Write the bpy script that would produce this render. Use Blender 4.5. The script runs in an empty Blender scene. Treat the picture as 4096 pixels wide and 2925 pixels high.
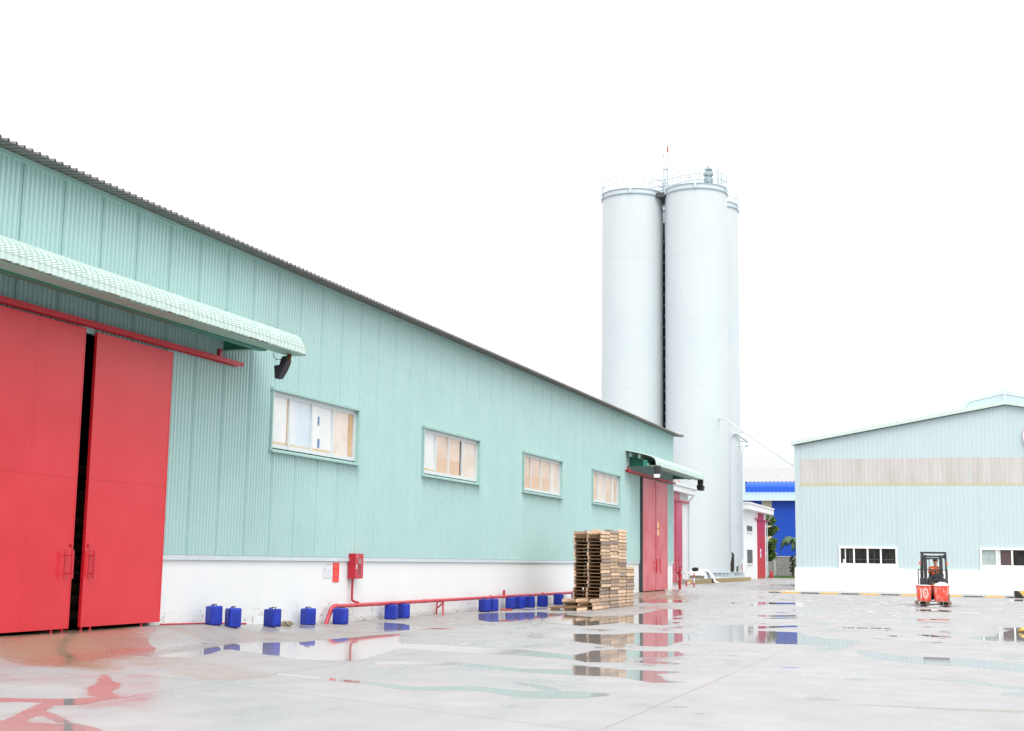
import bpy, bmesh, math, random
import numpy as np
from mathutils import Vector, Matrix
from math import radians as R, sin, cos, pi

sc = bpy.context.scene
COL = sc.collection
random.seed(7)

# ---------------------------------------------------------------- camera
cam_d = bpy.data.cameras.new("camera"); cam = bpy.data.objects.new("camera", cam_d); COL.objects.link(cam)
YAW, PIT, ROL = R(-19.13410769), R(8.25677498), R(0.81755739)
fwd = Vector((sin(YAW)*cos(PIT), cos(YAW)*cos(PIT), sin(PIT)))
r0 = Vector((cos(YAW), -sin(YAW), 0)); u0 = r0.cross(fwd)
rt = cos(ROL)*r0 + sin(ROL)*u0; up = -sin(ROL)*r0 + cos(ROL)*u0
Mx = Matrix((rt, up, -fwd)).transposed().to_4x4(); Mx.translation = Vector((15.5, 0, 1.65))
cam.matrix_world = Mx
cam_d.lens = 47.088; cam_d.sensor_width = 36; cam_d.sensor_fit = 'HORIZONTAL'
cam_d.clip_start = 0.1; cam_d.clip_end = 5000
sc.camera = cam

# ---------------------------------------------------------------- world, sun, exposure
SUN_EL, SUN_AZ = R(56), R(150)          # azimuth clockwise from +Y: behind the camera, towards the yard
w = bpy.data.worlds.new("World"); sc.world = w; w.use_nodes = True
nt = w.node_tree; nt.nodes.clear()
sky = nt.nodes.new('ShaderNodeTexSky'); sky.sky_type = 'NISHITA'; sky.sun_disc = False
sky.sun_elevation = SUN_EL; sky.sun_rotation = SUN_AZ; sky.dust_density = 4.0; sky.air_density = 1.0
hsv = nt.nodes.new('ShaderNodeHueSaturation'); hsv.inputs['Saturation'].default_value = 0.16   # cloud deck: nearly grey
bg = nt.nodes.new('ShaderNodeBackground'); bg.inputs['Strength'].default_value = 0.15
wo = nt.nodes.new('ShaderNodeOutputWorld')
nt.links.new(sky.outputs[0], hsv.inputs['Color'])
# overcast: the cloud deck is brighter overhead than at the horizon
wtc = nt.nodes.new('ShaderNodeTexCoord'); wsx = nt.nodes.new('ShaderNodeSeparateXYZ'); nt.links.new(wtc.outputs['Generated'], wsx.inputs[0])
wmr = nt.nodes.new('ShaderNodeMapRange'); wmr.inputs[1].default_value = 0.0; wmr.inputs[2].default_value = 1.0; wmr.inputs[3].default_value = 3.1; wmr.inputs[4].default_value = 9.2
nt.links.new(wsx.outputs[2], wmr.inputs[0])
wmx = nt.nodes.new('ShaderNodeMix'); wmx.data_type = 'RGBA'; wmx.inputs[0].default_value = 0.75
wcl = nt.nodes.new('ShaderNodeVectorMath'); wcl.operation = 'SCALE'; wcl.inputs[0].default_value = (0.985, 1.0, 1.0); nt.links.new(wmr.outputs[0], wcl.inputs['Scale'])
nt.links.new(hsv.outputs[0], wmx.inputs[6]); nt.links.new(wcl.outputs[0], wmx.inputs[7]); nt.links.new(wmx.outputs[2], bg.inputs[0]); nt.links.new(bg.outputs[0], wo.inputs[0])
sl = bpy.data.lights.new("sun", 'SUN'); sl.energy = 0.8; sl.angle = R(35); sl.color = (1.0, 0.97, 0.92)
so = bpy.data.objects.new("sun", sl); COL.objects.link(so)
sv = Vector((sin(SUN_AZ)*cos(SUN_EL), cos(SUN_AZ)*cos(SUN_EL), sin(SUN_EL)))
so.rotation_euler = sv.to_track_quat('Z', 'Y').to_euler(); so.location = (30, -30, 60)
sc.view_settings.view_transform = 'Standard'; sc.view_settings.look = 'None'
sc.view_settings.exposure = 1.0; sc.view_settings.gamma = 1.0; sc.view_settings.use_curve_mapping = False
sc.render.engine = 'CYCLES'
sc.cycles.max_bounces = 8; sc.cycles.use_denoising = True; sc.cycles.denoising_prefilter = 'NONE'; sc.cycles.denoising_input_passes = 'RGB_ALBEDO_NORMAL'

# ---------------------------------------------------------------- helpers
class MB:
    def __init__(s): s.v = []; s.f = []; s.m = []
    def add(s, vs, fs, mi=0):
        b = len(s.v); s.v += [tuple(p) for p in vs]; s.f += [tuple(b+i for i in f) for f in fs]; s.m += [mi]*len(fs); return s
    def box(s, x0, x1, y0, y1, z0, z1, mi=0):
        return s.add([(x0,y0,z0),(x1,y0,z0),(x1,y1,z0),(x0,y1,z0),(x0,y0,z1),(x1,y0,z1),(x1,y1,z1),(x0,y1,z1)],
                     [(0,3,2,1),(4,5,6,7),(0,1,5,4),(1,2,6,5),(2,3,7,6),(3,0,4,7)], mi)
    def obox(s, c, ax, ay, az, mi=0):      # oriented box: centre and three half axes
        c, ax, ay, az = Vector(c), Vector(ax), Vector(ay), Vector(az)
        P = [c+i*ax+j*ay+k*az for k in (-1,1) for (i,j) in ((-1,-1),(1,-1),(1,1),(-1,1))]
        return s.add(P, [(0,3,2,1),(4,5,6,7),(0,1,5,4),(1,2,6,5),(2,3,7,6),(3,0,4,7)], mi)
    def bar(s, a, b, w, h, up=(0,0,1), mi=0):
        a, b = Vector(a), Vector(b); d = b-a; L = d.length; d.normalize(); u = Vector(up)
        if abs(d.dot(u)) > .98: u = Vector((0,1,0))
        sd = d.cross(u).normalized(); u2 = sd.cross(d)
        return s.obox((a+b)/2, d*L/2, sd*w/2, u2*h/2, mi)
    def tube(s, pts, r, n=10, cap=True, mi=0):
        pts = [Vector(p) for p in pts]; N = len(pts); rs = r if isinstance(r, (list, tuple)) else [r]*N
        tang = [((pts[min(i+1,N-1)]-pts[max(i-1,0)]).normalized()) for i in range(N)]
        ref = Vector((0,0,1)) if abs(tang[0].z) < .9 else Vector((1,0,0))
        nrm = (ref - tang[0]*ref.dot(tang[0])).normalized(); V = []; F = []
        for i in range(N):
            t = tang[i]; nrm = (nrm - t*nrm.dot(t)).normalized(); bi = t.cross(nrm)
            for k in range(n):
                a = 2*pi*k/n; V.append(pts[i] + (nrm*cos(a)+bi*sin(a))*rs[i])
        for i in range(N-1):
            for k in range(n): F.append((i*n+k, i*n+(k+1)%n, (i+1)*n+(k+1)%n, (i+1)*n+k))
        if cap: F.append(tuple(range(n-1,-1,-1))); F.append(tuple((N-1)*n+k for k in range(n)))
        return s.add(V, F, mi)
    def lathe(s, prof, c=(0,0,0), n=24, axis='z', mi=0, cap=True):
        V = []; F = []; c = Vector(c)
        for r, h in prof:
            for k in range(n):
                a = 2*pi*k/n; p = (r*cos(a), r*sin(a), h)
                if axis == 'x': p = (h, p[0], p[1])
                if axis == 'y': p = (p[0], h, p[1])
                V.append(c+Vector(p))
        for i in range(len(prof)-1):
            for k in range(n): F.append((i*n+k, i*n+(k+1)%n, (i+1)*n+(k+1)%n, (i+1)*n+k))
        if cap: F.append(tuple(range(n-1,-1,-1))); F.append(tuple((len(prof)-1)*n+k for k in range(n)))
        return s.add(V, F, mi)
    def prism(s, poly, a, b, axis='y', mi=0):      # 2D outline extruded along axis (x: (y,z); y: (x,z); z: (x,y))
        def P(u, v, t): return {'x': (t,u,v), 'y': (u,t,v), 'z': (u,v,t)}[axis]
        n = len(poly); V = [P(u,v,a) for u,v in poly]+[P(u,v,b) for u,v in poly]
        return s.add(V, [tuple(range(n-1,-1,-1)), tuple(range(n,2*n))]+[(i,(i+1)%n,n+(i+1)%n,n+i) for i in range(n)], mi)
    def strip(s, A, B, mi=0):                      # ruled sheet between two equally long point rows
        n = len(A); return s.add(list(A)+list(B), [(i,i+1,n+i+1,n+i) for i in range(n-1)], mi)
    def build(s, name, mats, parent=None, org=None, smooth=None, bevel=None, fixn=True, thick=None):
        o3 = Vector(org) if org is not None else (world_loc(parent) if parent is not None else Vector((0,0,0)))
        me = bpy.data.meshes.new(name); me.from_pydata([tuple(Vector(p)-o3) for p in s.v], [], s.f)
        if not isinstance(mats, (list, tuple)): mats = [mats]
        for m in mats: me.materials.append(m)
        if len(mats) > 1: me.polygons.foreach_set('material_index', s.m)
        if fixn:
            bm = bmesh.new(); bm.from_mesh(me); bmesh.ops.recalc_face_normals(bm, faces=bm.faces); bm.to_mesh(me); bm.free()
        if smooth:
            me.polygons.foreach_set('use_smooth', [True]*len(me.polygons)); me.set_sharp_from_angle(angle=R(smooth))
        me.update()
        o = bpy.data.objects.new(name, me); COL.objects.link(o)
        if parent is not None: o.parent = parent
        elif org is not None: o.location = o3
        if bevel:
            b = o.modifiers.new('bevel','BEVEL'); b.width = bevel; b.segments = 2; b.limit_method = 'ANGLE'; b.angle_limit = R(40)
        if thick:
            t = o.modifiers.new('solid','SOLIDIFY'); t.thickness = thick; t.offset = 0
        return o
def world_loc(o):
    v = Vector((0,0,0))
    while o is not None: v += o.location; o = o.parent
    return v
def tag(o, label=None, cat=None, group=None, kind=None):
    if label: o['label'] = label
    if cat: o['category'] = cat
    if group: o['group'] = group
    if kind: o['kind'] = kind
    return o
def thing(name, label, cat, loc=(0,0,0), rz=0, group=None):
    o = bpy.data.objects.new(name, None); COL.objects.link(o); o.location = loc; o.rotation_euler = (0,0,rz)
    o.empty_display_size = .2
    return tag(o, label, cat, group)
def dup(root, loc, rot=(0,0,0), label=None):
    def rec(o, par):
        c = o.copy(); COL.objects.link(c)
        if par is not None: c.parent = par
        for ch in o.children: rec(ch, c)
        return c
    r = rec(root, None); r.location = loc; r.rotation_euler = rot
    if label: r['label'] = label
    return r

# ---------------------------------------------------------------- materials
def mat(name, col, rough=.5, col2=None, scale=3.0, spec=.5, metal=0.0, bump=0.0, bscale=30.0, stretch=(1,1,1), contrast=(.35,.65), rnd=0.0, coat=0.0):
    m = bpy.data.materials.new(name); m.use_nodes = True; N = m.node_tree.nodes; L = m.node_tree.links
    b = N['Principled BSDF']; b.inputs['Base Color'].default_value = (*col,1); b.inputs['Roughness'].default_value = rough
    b.inputs['Metallic'].default_value = metal; b.inputs['Specular IOR Level'].default_value = spec
    if coat: b.inputs['Coat Weight'].default_value = coat; b.inputs['Coat Roughness'].default_value = .08
    tc = N.new('ShaderNodeTexCoord'); mp = N.new('ShaderNodeMapping'); mp.inputs['Scale'].default_value = stretch
    L.new(tc.outputs['Object'], mp.inputs[0]); last = None
    if col2:
        n = N.new('ShaderNodeTexNoise'); n.inputs['Scale'].default_value = scale; n.inputs['Detail'].default_value = 6; n.inputs['Roughness'].default_value = .6
        L.new(mp.outputs[0], n.inputs['Vector']); r = N.new('ShaderNodeValToRGB')
        r.color_ramp.elements[0].position = contrast[0]; r.color_ramp.elements[1].position = contrast[1]
        r.color_ramp.elements[0].color = (*col,1); r.color_ramp.elements[1].color = (*col2,1)
        L.new(n.outputs[0], r.inputs[0]); last = r.outputs[0]; L.new(last, b.inputs['Base Color'])
    if rnd:
        oi = N.new('ShaderNodeObjectInfo'); mr = N.new('ShaderNodeMapRange'); mr.inputs[3].default_value = 1-rnd; mr.inputs[4].default_value = 1+rnd*.6
        L.new(oi.outputs['Random'], mr.inputs[0]); h = N.new('ShaderNodeHueSaturation'); L.new(mr.outputs[0], h.inputs['Value'])
        h.inputs['Color'].default_value = (*col,1)
        if last: L.new(last, h.inputs['Color'])
        L.new(h.outputs[0], b.inputs['Base Color'])
    if bump:
        n2 = N.new('ShaderNodeTexNoise'); n2.inputs['Scale'].default_value = bscale; n2.inputs['Detail'].default_value = 4
        L.new(mp.outputs[0], n2.inputs['Vector']); bp = N.new('ShaderNodeBump'); bp.inputs['Strength'].default_value = bump; bp.inputs['Distance'].default_value = .02
        L.new(n2.outputs[0], bp.inputs['Height']); L.new(bp.outputs[0], b.inputs['Normal'])
    return m
def emis(*a): pass
M = {}
M['mint']   = mat('mint_sheet', (.392,.578,.564), .40, (.418,.605,.59), .8)
M['minttrim'] = mat('mint_trim', (.30,.50,.46), .4, (.36,.55,.52), 3)
M['canopy'] = mat('canopy_sheet', (.46,.59,.55), .5, (.54,.65,.61), 4, contrast=(.4,.7))
M['green']  = mat('green_steel', (.02,.19,.13), .45, (.03,.23,.16), 3)
M['soffit'] = mat('soffit_strip', (.27,.46,.38), .5, (.32,.50,.42), 3)
M['rust']   = mat('rust', (.20,.07,.025), .8, (.10,.035,.015), 8)
M['roofm']  = mat('roof_sheet', (.22,.20,.19), .6, (.15,.14,.13), 3, bump=.1)
M['roofpale'] = mat('pale_roof_sheet', (.55,.68,.62), .5, (.6,.72,.67), 2)
M['flash']  = mat('flashing', (.52,.60,.64), .45, (.58,.65,.68), 4)
M['red']    = mat('red_door_paint', (.62,.010,.020), .34, (.67,.020,.032), .9, bump=.38, bscale=1.0, coat=.22)
M['reddk']  = mat('red_steel', (.50,.018,.035), .38, (.56,.03,.045), 3)
M['redpink'] = mat('weathered_red_paint', (.60,.05,.075), .38, (.66,.12,.145), .45, contrast=(.45,.58), bump=.06, bscale=.8, coat=.2)
M['redpipe']= mat('red_pipe_paint', (.46,.03,.05), .45, (.53,.07,.09), 5)
M['redcab'] = mat('red_cabinet_paint', (.44,.012,.03), .4)
M['redsign']= mat('red_sign', (.80,.02,.025), .5, (.85,.06,.05), 9)
M['orange'] = mat('orange_cloth', (.88,.17,.04), .85, (.9,.21,.06), 9)
M['white']  = mat('white_paint', (.80,.81,.81), .6)
M['blackpt']= mat('black_paint', (.02,.02,.022), .45)
M['dark']   = mat('dark_steel', (.028,.028,.034), .45, (.04,.04,.046), 6)
M['darkgrey'] = mat('dark_grey_panel', (.06,.065,.075), .5)
M['rubber'] = mat('rubber', (.018,.018,.018), .85)
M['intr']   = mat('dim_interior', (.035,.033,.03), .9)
M['sack']   = mat('sack_cloth', (.42,.31,.21), .9, (.30,.22,.15), 5)
M['blue']   = mat('blue_plastic', (.010,.030,.34), .40, (.018,.044,.40), 4, spec=.35, bump=.06, bscale=20, rnd=.22)
M['navy']   = mat('black_cap', (.012,.012,.02), .5)
M['wood']   = mat('pallet_wood', (.74,.55,.40), .8, (.50,.34,.22), 2.2, stretch=(1,1,6), bump=.2, bscale=25, rnd=.38)
M['woodg']  = mat('grey_pallet_wood', (.38,.31,.27), .85, (.22,.17,.14), 2.5, stretch=(1,1,6), bump=.2, bscale=25, rnd=.3)
M['woodd']  = mat('pallet_deck_wood', (.36,.19,.08), .85, (.18,.10,.05), 3, bump=.2, bscale=25, rnd=.3)  # brown deck, darkened further for the shade inside the stacked pallets
M['silo']   = mat('silo_steel', (.52,.575,.60), .36, (.57,.61,.63), .25, stretch=(1,1,.25), spec=.4)
M['silorim']= mat('silo_rim', (.30,.42,.48), .5)
M['palesteel'] = mat('pale_steel', (.52,.58,.62), .4)
M['galv']   = mat('galvanised', (.52,.58,.62), .4, (.6,.65,.68), 4)
M['rail']   = mat('white_rail', (.42,.50,.55), .5)
M['bluewall']= mat('blue_sheet', (.006,.055,.37), .5, (.008,.065,.42), 3, spec=.3)
M['bluepale']= mat('pale_blue_roof', (.27,.37,.44), .5, (.31,.41,.47), 4)
M['greyroof']= mat('grey_roof', (.335,.325,.33), .5, (.36,.35,.35), 1)
M['beige']  = mat('beige_sheet', (.47,.44,.33), .6)
M['rmint']  = mat('pale_mint_sheet', (.45,.55,.575), .5, (.47,.57,.595), .7)
M['rtrim']  = mat('pale_mint_trim', (.54,.63,.605), .5)
M['glassdk']= mat('dark_pane', (.010,.011,.012), .06, (.03,.028,.025), 1.3, spec=.3, contrast=(.45,.6))
M['glassgr']= mat('grey_pane', (.40,.46,.46), .2, (.30,.36,.36), 3)
M['glassbr']= mat('brown_curtain_pane', (.13,.06,.055), .15, (.05,.045,.06), 5, stretch=(3,1,.3))
M['alu']    = mat('pale_window_frame', (.62,.66,.68), .4)
M['yellow'] = mat('yellow_paint', (.78,.45,.06), .6, (.68,.42,.12), 6)
M['kerbgrey']= mat('kerb_concrete', (.42,.42,.40), .8, (.33,.33,.31), 5)
M['skin']   = mat('skin', (.60,.36,.26), .55)
M['tarp']   = mat('white_tarp', (.78,.80,.81), .45, (.70,.72,.73), 3)
M['salt']   = mat('white_granules', (.82,.83,.84), .7, bump=.5, bscale=14)
M['cream']  = mat('cream_sacking', (.62,.55,.42), .8)
M['greyc']  = mat('grey_cloth', (.22,.22,.26), .8)
M['leaf']   = mat('leaf', (.045,.10,.022), .55, (.10,.18,.04), 2.0, rnd=.2)
M['leaf2']  = mat('palm_leaf', (.025,.085,.035), .45, (.06,.13,.04), 2.0)
M['bark']   = mat('bark', (.16,.12,.09), .9, (.09,.07,.05), 8)
M['paper']  = mat('paper', (.76,.77,.78), .6)
M['pinkink']= mat('faded_pink_ink', (.70,.42,.50), .6)
M['blueink']= mat('faded_blue_ink', (.45,.58,.72), .6)
M['orangesticker'] = mat('orange_sticker', (.80,.30,.05), .6)
M['lamp_glass'] = mat('lamp_glass', (.72,.72,.68), .1)
M['stone']  = mat('stone', (.30,.24,.18), .9, (.20,.16,.12), 9, bump=.5, bscale=12)
M['brick']  = mat('red_brick', (.42,.08,.06), .8, (.34,.06,.05), 9)
M['tuborange'] = None
def nodes(name, rough=.5):
    m = bpy.data.materials.new(name); m.use_nodes = True
    return m, m.node_tree.nodes, m.node_tree.links, m.node_tree.nodes['Principled BSDF']
def nd(N, t, **k):
    n = N.new(t)
    for a, b in k.items():
        if a.startswith('i_'):
            key = a[2:]; n.inputs[int(key) if key.isdigit() else key].default_value = b
        else: setattr(n, a, b)
    return n
def mth(N, L, op, a, b=None, clamp=False):
    n = N.new('ShaderNodeMath'); n.operation = op; n.use_clamp = clamp
    for i, x in enumerate((a, b)):
        if x is None: continue
        if isinstance(x, (int, float)): n.inputs[i].default_value = x
        else: L.new(x, n.inputs[i])
    return n.outputs[0]
def mixc(N, L, f, a, b):
    n = N.new('ShaderNodeMix'); n.data_type = 'RGBA'
    if isinstance(f, (int, float)): n.inputs[0].default_value = f
    else: L.new(f, n.inputs[0])
    for i, x in ((6, a), (7, b)):
        if isinstance(x, tuple): n.inputs[i].default_value = (*x, 1)
        else: L.new(x, n.inputs[i])
    return n.outputs[2]
def sstep(N, L, x, a, b):
    n = N.new('ShaderNodeMapRange'); n.interpolation_type = 'SMOOTHSTEP'; n.inputs[1].default_value = a; n.inputs[2].default_value = b
    L.new(x, n.inputs[0]); return n.outputs[0]
def noise(N, L, vec, scale, detail=5, rough=.6):
    n = nd(N, 'ShaderNodeTexNoise'); n.inputs['Scale'].default_value = scale; n.inputs['Detail'].default_value = detail; n.inputs['Roughness'].default_value = rough
    if vec is not None: L.new(vec, n.inputs['Vector'])
    return n.outputs[0]
def mapped(N, L, scale, src='Position'):
    g = N.new('ShaderNodeNewGeometry') if src == 'Position' else N.new('ShaderNodeTexCoord')
    mp = N.new('ShaderNodeMapping'); mp.inputs['Scale'].default_value = scale; L.new(g.outputs[src], mp.inputs[0]); return mp.outputs[0]

# white rendered wall: flaking, cracks and grime of its own along the foot
m, N, L, b = nodes('rendered_wall'); M['wallw'] = m
p = mapped(N, L, (1,1,1)); sx = nd(N, 'ShaderNodeSeparateXYZ'); L.new(p, sx.inputs[0]); z = sx.outputs[2]
low = mth(N, L, 'SUBTRACT', 1.0, sstep(N, L, z, .25, .72))
foot = mth(N, L, 'SUBTRACT', 1.0, sstep(N, L, z, .0, .16))
n1 = noise(N, L, mapped(N, L, (1,1.2,2.2)), 3.2, 8, .68)
n2 = noise(N, L, mapped(N, L, (1,5,5)), 4.0, 6, .7)
vor = nd(N, 'ShaderNodeTexVoronoi', feature='DISTANCE_TO_EDGE'); vor.inputs['Scale'].default_value = 1.5
wob = nd(N, 'ShaderNodeVectorMath', operation='ADD'); nn = nd(N, 'ShaderNodeTexNoise'); nn.inputs['Scale'].default_value = 3; nn.inputs['Detail'].default_value = 5
L.new(p, nn.inputs['Vector']); L.new(p, wob.inputs[0]); L.new(nn.outputs['Color'], wob.inputs[1]); L.new(wob.outputs[0], vor.inputs['Vector'])
crack = mth(N, L, 'MULTIPLY', mth(N, L, 'SUBTRACT', 1.0, sstep(N, L, vor.outputs[0], .0, .024)), mth(N, L, 'MULTIPLY', low, sstep(N, L, n1, .45, .55)))
blot = mth(N, L, 'MULTIPLY', sstep(N, L, n2, .56, .66), mth(N, L, 'MULTIPLY', low, sstep(N, L, n1, .44, .54)))
c0 = mixc(N, L, noise(N, L, mapped(N, L, (1,1,.25)), 1.1, 6), (.80,.815,.82), (.74,.765,.78))
c1 = mixc(N, L, mth(N, L, 'MULTIPLY', blot, .75), c0, (.30,.27,.20))
c2 = mixc(N, L, crack, c1, (.20,.17,.14))
c3 = mixc(N, L, mth(N, L, 'MULTIPLY', foot, sstep(N, L, n2, .42, .62)), c2, (.36,.30,.23))
L.new(c3, b.inputs['Base Color']); b.inputs['Roughness'].default_value = .65
bp = nd(N, 'ShaderNodeBump'); bp.inputs['Strength'].default_value = .25; bp.inputs['Distance'].default_value = .02; L.new(n1, bp.inputs['Height']); L.new(bp.outputs[0], b.inputs['Normal'])

# window panes papered from inside: colour varies in patches, one has a painted bluish reflection, glossy glass in front
def pane_mat(name, ca, cb, scale=2.0, low=None):
    m, N, L, b = nodes(name); p = mapped(N, L, (1,1,1))
    c = mixc(N, L, sstep(N, L, noise(N, L, p, scale, 4), .38, .62), ca, cb)
    if low:
        s = nd(N, 'ShaderNodeSeparateXYZ'); L.new(p, s.inputs[0])
        e = mth(N, L, 'ADD', s.outputs[2], mth(N, L, 'MULTIPLY', noise(N, L, p, 5, 3), .12))
        c = mixc(N, L, mth(N, L, 'SUBTRACT', 1.0, sstep(N, L, e, low[0], low[0]+.05)), c, low[1])
    L.new(c, b.inputs['Base Color']); b.inputs['Roughness'].default_value = .12; b.inputs['Specular IOR Level'].default_value = .6
    return m
M['pw'] = pane_mat('white_papered_pane', (.74,.75,.74), (.68,.70,.71), 1.2, (4.36, (.62,.46,.30)))
M['pb'] = pane_mat('bluish_reflection_pane', (.56,.64,.72), (.68,.72,.74), .9, (4.36, (.60,.52,.38)))  # bluish reflection painted into the pane colour
M['pp'] = pane_mat('peach_papered_pane', (.66,.50,.40), (.70,.56,.46), 1.0, (4.75, (.66,.45,.32)))
M['pq'] = pane_mat('pale_peach_pane', (.73,.66,.61), (.68,.57,.48), 1.3)
M['board'] = mat('stained_board', (.50,.32,.16), .7, (.62,.44,.28), 3)

# stained translucent band of the right-hand warehouse
m, N, L, b = nodes('stained_translucent_sheet'); M['band'] = m
p = mapped(N, L, (1.1,1,.12)); s = nd(N, 'ShaderNodeSeparateXYZ'); g = nd(N, 'ShaderNodeNewGeometry'); L.new(g.outputs['Position'], s.inputs[0])
c = mixc(N, L, sstep(N, L, noise(N, L, p, 1.0, 8, .7), .36, .64), (.45,.42,.40), (.53,.515,.50))
c = mixc(N, L, mth(N, L, 'MULTIPLY', sstep(N, L, noise(N, L, mapped(N, L, (3.2,1,.10)), 1.0, 4), .66, .74), .7), c, (.46,.36,.25))
c = mixc(N, L, mth(N, L, 'MULTIPLY', sstep(N, L, noise(N, L, mapped(N, L, (.55,1,.05)), 1.3, 2), .60, .68), .6), c, (.47,.56,.53))
e = mth(N, L, 'ADD', s.outputs[2], mth(N, L, 'MULTIPLY', noise(N, L, mapped(N, L, (1.5,1,.5)), 1.0, 5), .5))
c = mixc(N, L, mth(N, L, 'MULTIPLY', mth(N, L, 'SUBTRACT', 1.0, sstep(N, L, e, 6.72, 6.95)), .75), c, (.47,.45,.28))
L.new(c, b.inputs['Base Color']); b.inputs['Roughness'].default_value = .6

# concrete block wall
m, N, L, b = nodes('block_wall'); M['block'] = m
tc = nd(N, 'ShaderNodeNewGeometry'); sp = nd(N, 'ShaderNodeSeparateXYZ'); cb = nd(N, 'ShaderNodeCombineXYZ'); L.new(tc.outputs['Position'], sp.inputs[0]); L.new(sp.outputs[0], cb.inputs[0]); L.new(sp.outputs[2], cb.inputs[1])
bt = nd(N, 'ShaderNodeTexBrick'); bt.inputs['Scale'].default_value = 1.0; bt.inputs['Brick Width'].default_value = .62; bt.inputs['Row Height'].default_value = .30; bt.inputs['Mortar Size'].default_value = .022
bt.inputs['Color1'].default_value = (.30,.30,.29,1); bt.inputs['Color2'].default_value = (.22,.22,.22,1); bt.inputs['Mortar'].default_value = (.42,.42,.41,1)
L.new(cb.outputs[0], bt.inputs['Vector']); c = mixc(N, L, mth(N, L, 'MULTIPLY', noise(N, L, mapped(N, L, (1,1,1)), 1.5, 6), .6), bt.outputs[0], (.14,.145,.14))
L.new(c, b.inputs['Base Color']); b.inputs['Roughness'].default_value = .9

# scuffed orange-red tub
m, N, L, b = nodes('scuffed_tub'); M['tub'] = m
oi = nd(N, 'ShaderNodeObjectInfo'); v = nd(N, 'ShaderNodeVectorMath', operation='ADD'); pz = mapped(N, L, (9,9,3)); L.new(pz, v.inputs[0]); L.new(oi.outputs['Random'], v.inputs[1])
c = mixc(N, L, sstep(N, L, noise(N, L, v.outputs[0], 1.0, 8, .75), .47, .68), (.80,.085,.045), (.82,.56,.52))
L.new(c, b.inputs['Base Color']); b.inputs['Roughness'].default_value = .5

# ribbed yellow-brown plinth face
m, N, L, b = nodes('ribbed_plinth'); M['plinth'] = m
p = mapped(N, L, (0,1,0)); wv = nd(N, 'ShaderNodeTexWave', wave_type='BANDS', bands_direction='Y'); wv.inputs['Scale'].default_value = .62; L.new(p, wv.inputs['Vector'])
c = mixc(N, L, sstep(N, L, wv.outputs[0], .55, .75), (.52,.40,.20), (.20,.16,.09))
L.new(c, b.inputs['Base Color']); b.inputs['Roughness'].default_value = .8

# yard: concrete slabs, damp stains and standing water. 'wet' and 'damp' are where water lies (from the puddle outlines)
m, N, L, b = nodes('wet_concrete'); M['ground'] = m
g = nd(N, 'ShaderNodeNewGeometry'); P = g.outputs['Position']
aw = nd(N, 'ShaderNodeAttribute', attribute_name='wet'); ad = nd(N, 'ShaderNodeAttribute', attribute_name='damp')
nA = noise(N, L, P, 1.3, 6, .6); nB = noise(N, L, P, 5.5, 6, .65); nC = noise(N, L, P, .35, 4, .55); nF = noise(N, L, P, 40, 4, .7)
nS = noise(N, L, mapped(N, L, (1.0,.55,1)), .9, 7, .62)
edge = mth(N, L, 'ADD', mth(N, L, 'MULTIPLY', mth(N, L, 'SUBTRACT', nA, .5), .9), mth(N, L, 'MULTIPLY', mth(N, L, 'SUBTRACT', nB, .5), .5))
wet0 = mth(N, L, 'ADD', aw.outputs['Fac'], edge)
# scattered thin pools in the low spots of the slab surface
pool = mth(N, L, 'SUBTRACT', mth(N, L, 'ADD', mth(N, L, 'MULTIPLY', nS, 1.0), mth(N, L, 'MULTIPLY', nC, .35)), .785)
sy = nd(N, 'ShaderNodeSeparateXYZ'); L.new(P, sy.inputs[0])
pool = mth(N, L, 'SUBTRACT', mth(N, L, 'MULTIPLY', pool, 3.0), mth(N, L, 'MULTIPLY', mth(N, L, 'SUBTRACT', 1.0, sstep(N, L, sy.outputs[1], 15, 34)), .30))
wet1 = mth(N, L, 'MAXIMUM', wet0, pool)
wet = sstep(N, L, wet1, -.16, .10)
wetsoft = sstep(N, L, wet1, -.55, .05)
damp = sstep(N, L, mth(N, L, 'ADD', ad.outputs['Fac'], edge), -.35, .25)
base = mixc(N, L, sstep(N, L, nA, .3, .7), (.305,.292,.296), (.35,.337,.342))
base = mixc(N, L, mth(N, L, 'MULTIPLY', sstep(N, L, nC, .40, .62), .55), base, (.30,.297,.306))
base = mixc(N, L, mth(N, L, 'MULTIPLY', sstep(N, L, nF, .62, .72), .25), base, (.22,.205,.19))
base = mixc(N, L, mth(N, L, 'MULTIPLY', damp, .85), base, (.25,.160,.100))
base = mixc(N, L, mth(N, L, 'MULTIPLY', wetsoft, .16), base, (.20,.18,.165))
base = mixc(N, L, mth(N, L, 'MULTIPLY', wet, mth(N, L, 'ADD', .12, mth(N, L, 'MULTIPLY', sstep(N, L, sy.outputs[1], 16, 40), .36))), base, (.13,.115,.10))
wob = mth(N, L, 'MULTIPLY', mth(N, L, 'SUBTRACT', nB, .5), .035)      # saw-cut joints between the slabs
def jline(x1, y1, x2, y2, wd, xa=None, xb=None):
    l = math.hypot(x2-x1, y2-y1); a, b_ = (y2-y1)/l, -(x2-x1)/l; c = -(a*x1+b_*y1)
    d = mth(N, L, 'ADD', mth(N, L, 'ADD', mth(N, L, 'MULTIPLY', sy.outputs[0], a), mth(N, L, 'MULTIPLY', sy.outputs[1], b_)), c)
    v = mth(N, L, 'SUBTRACT', 1.0, sstep(N, L, mth(N, L, 'ABSOLUTE', mth(N, L, 'ADD', d, wob)), wd*.4, wd))
    if xa is not None: v = mth(N, L, 'MULTIPLY', v, mth(N, L, 'MULTIPLY', mth(N, L, 'GREATER_THAN', sy.outputs[0], xa), mth(N, L, 'LESS_THAN', sy.outputs[0], xb)))
    return v
jm = None
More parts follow.
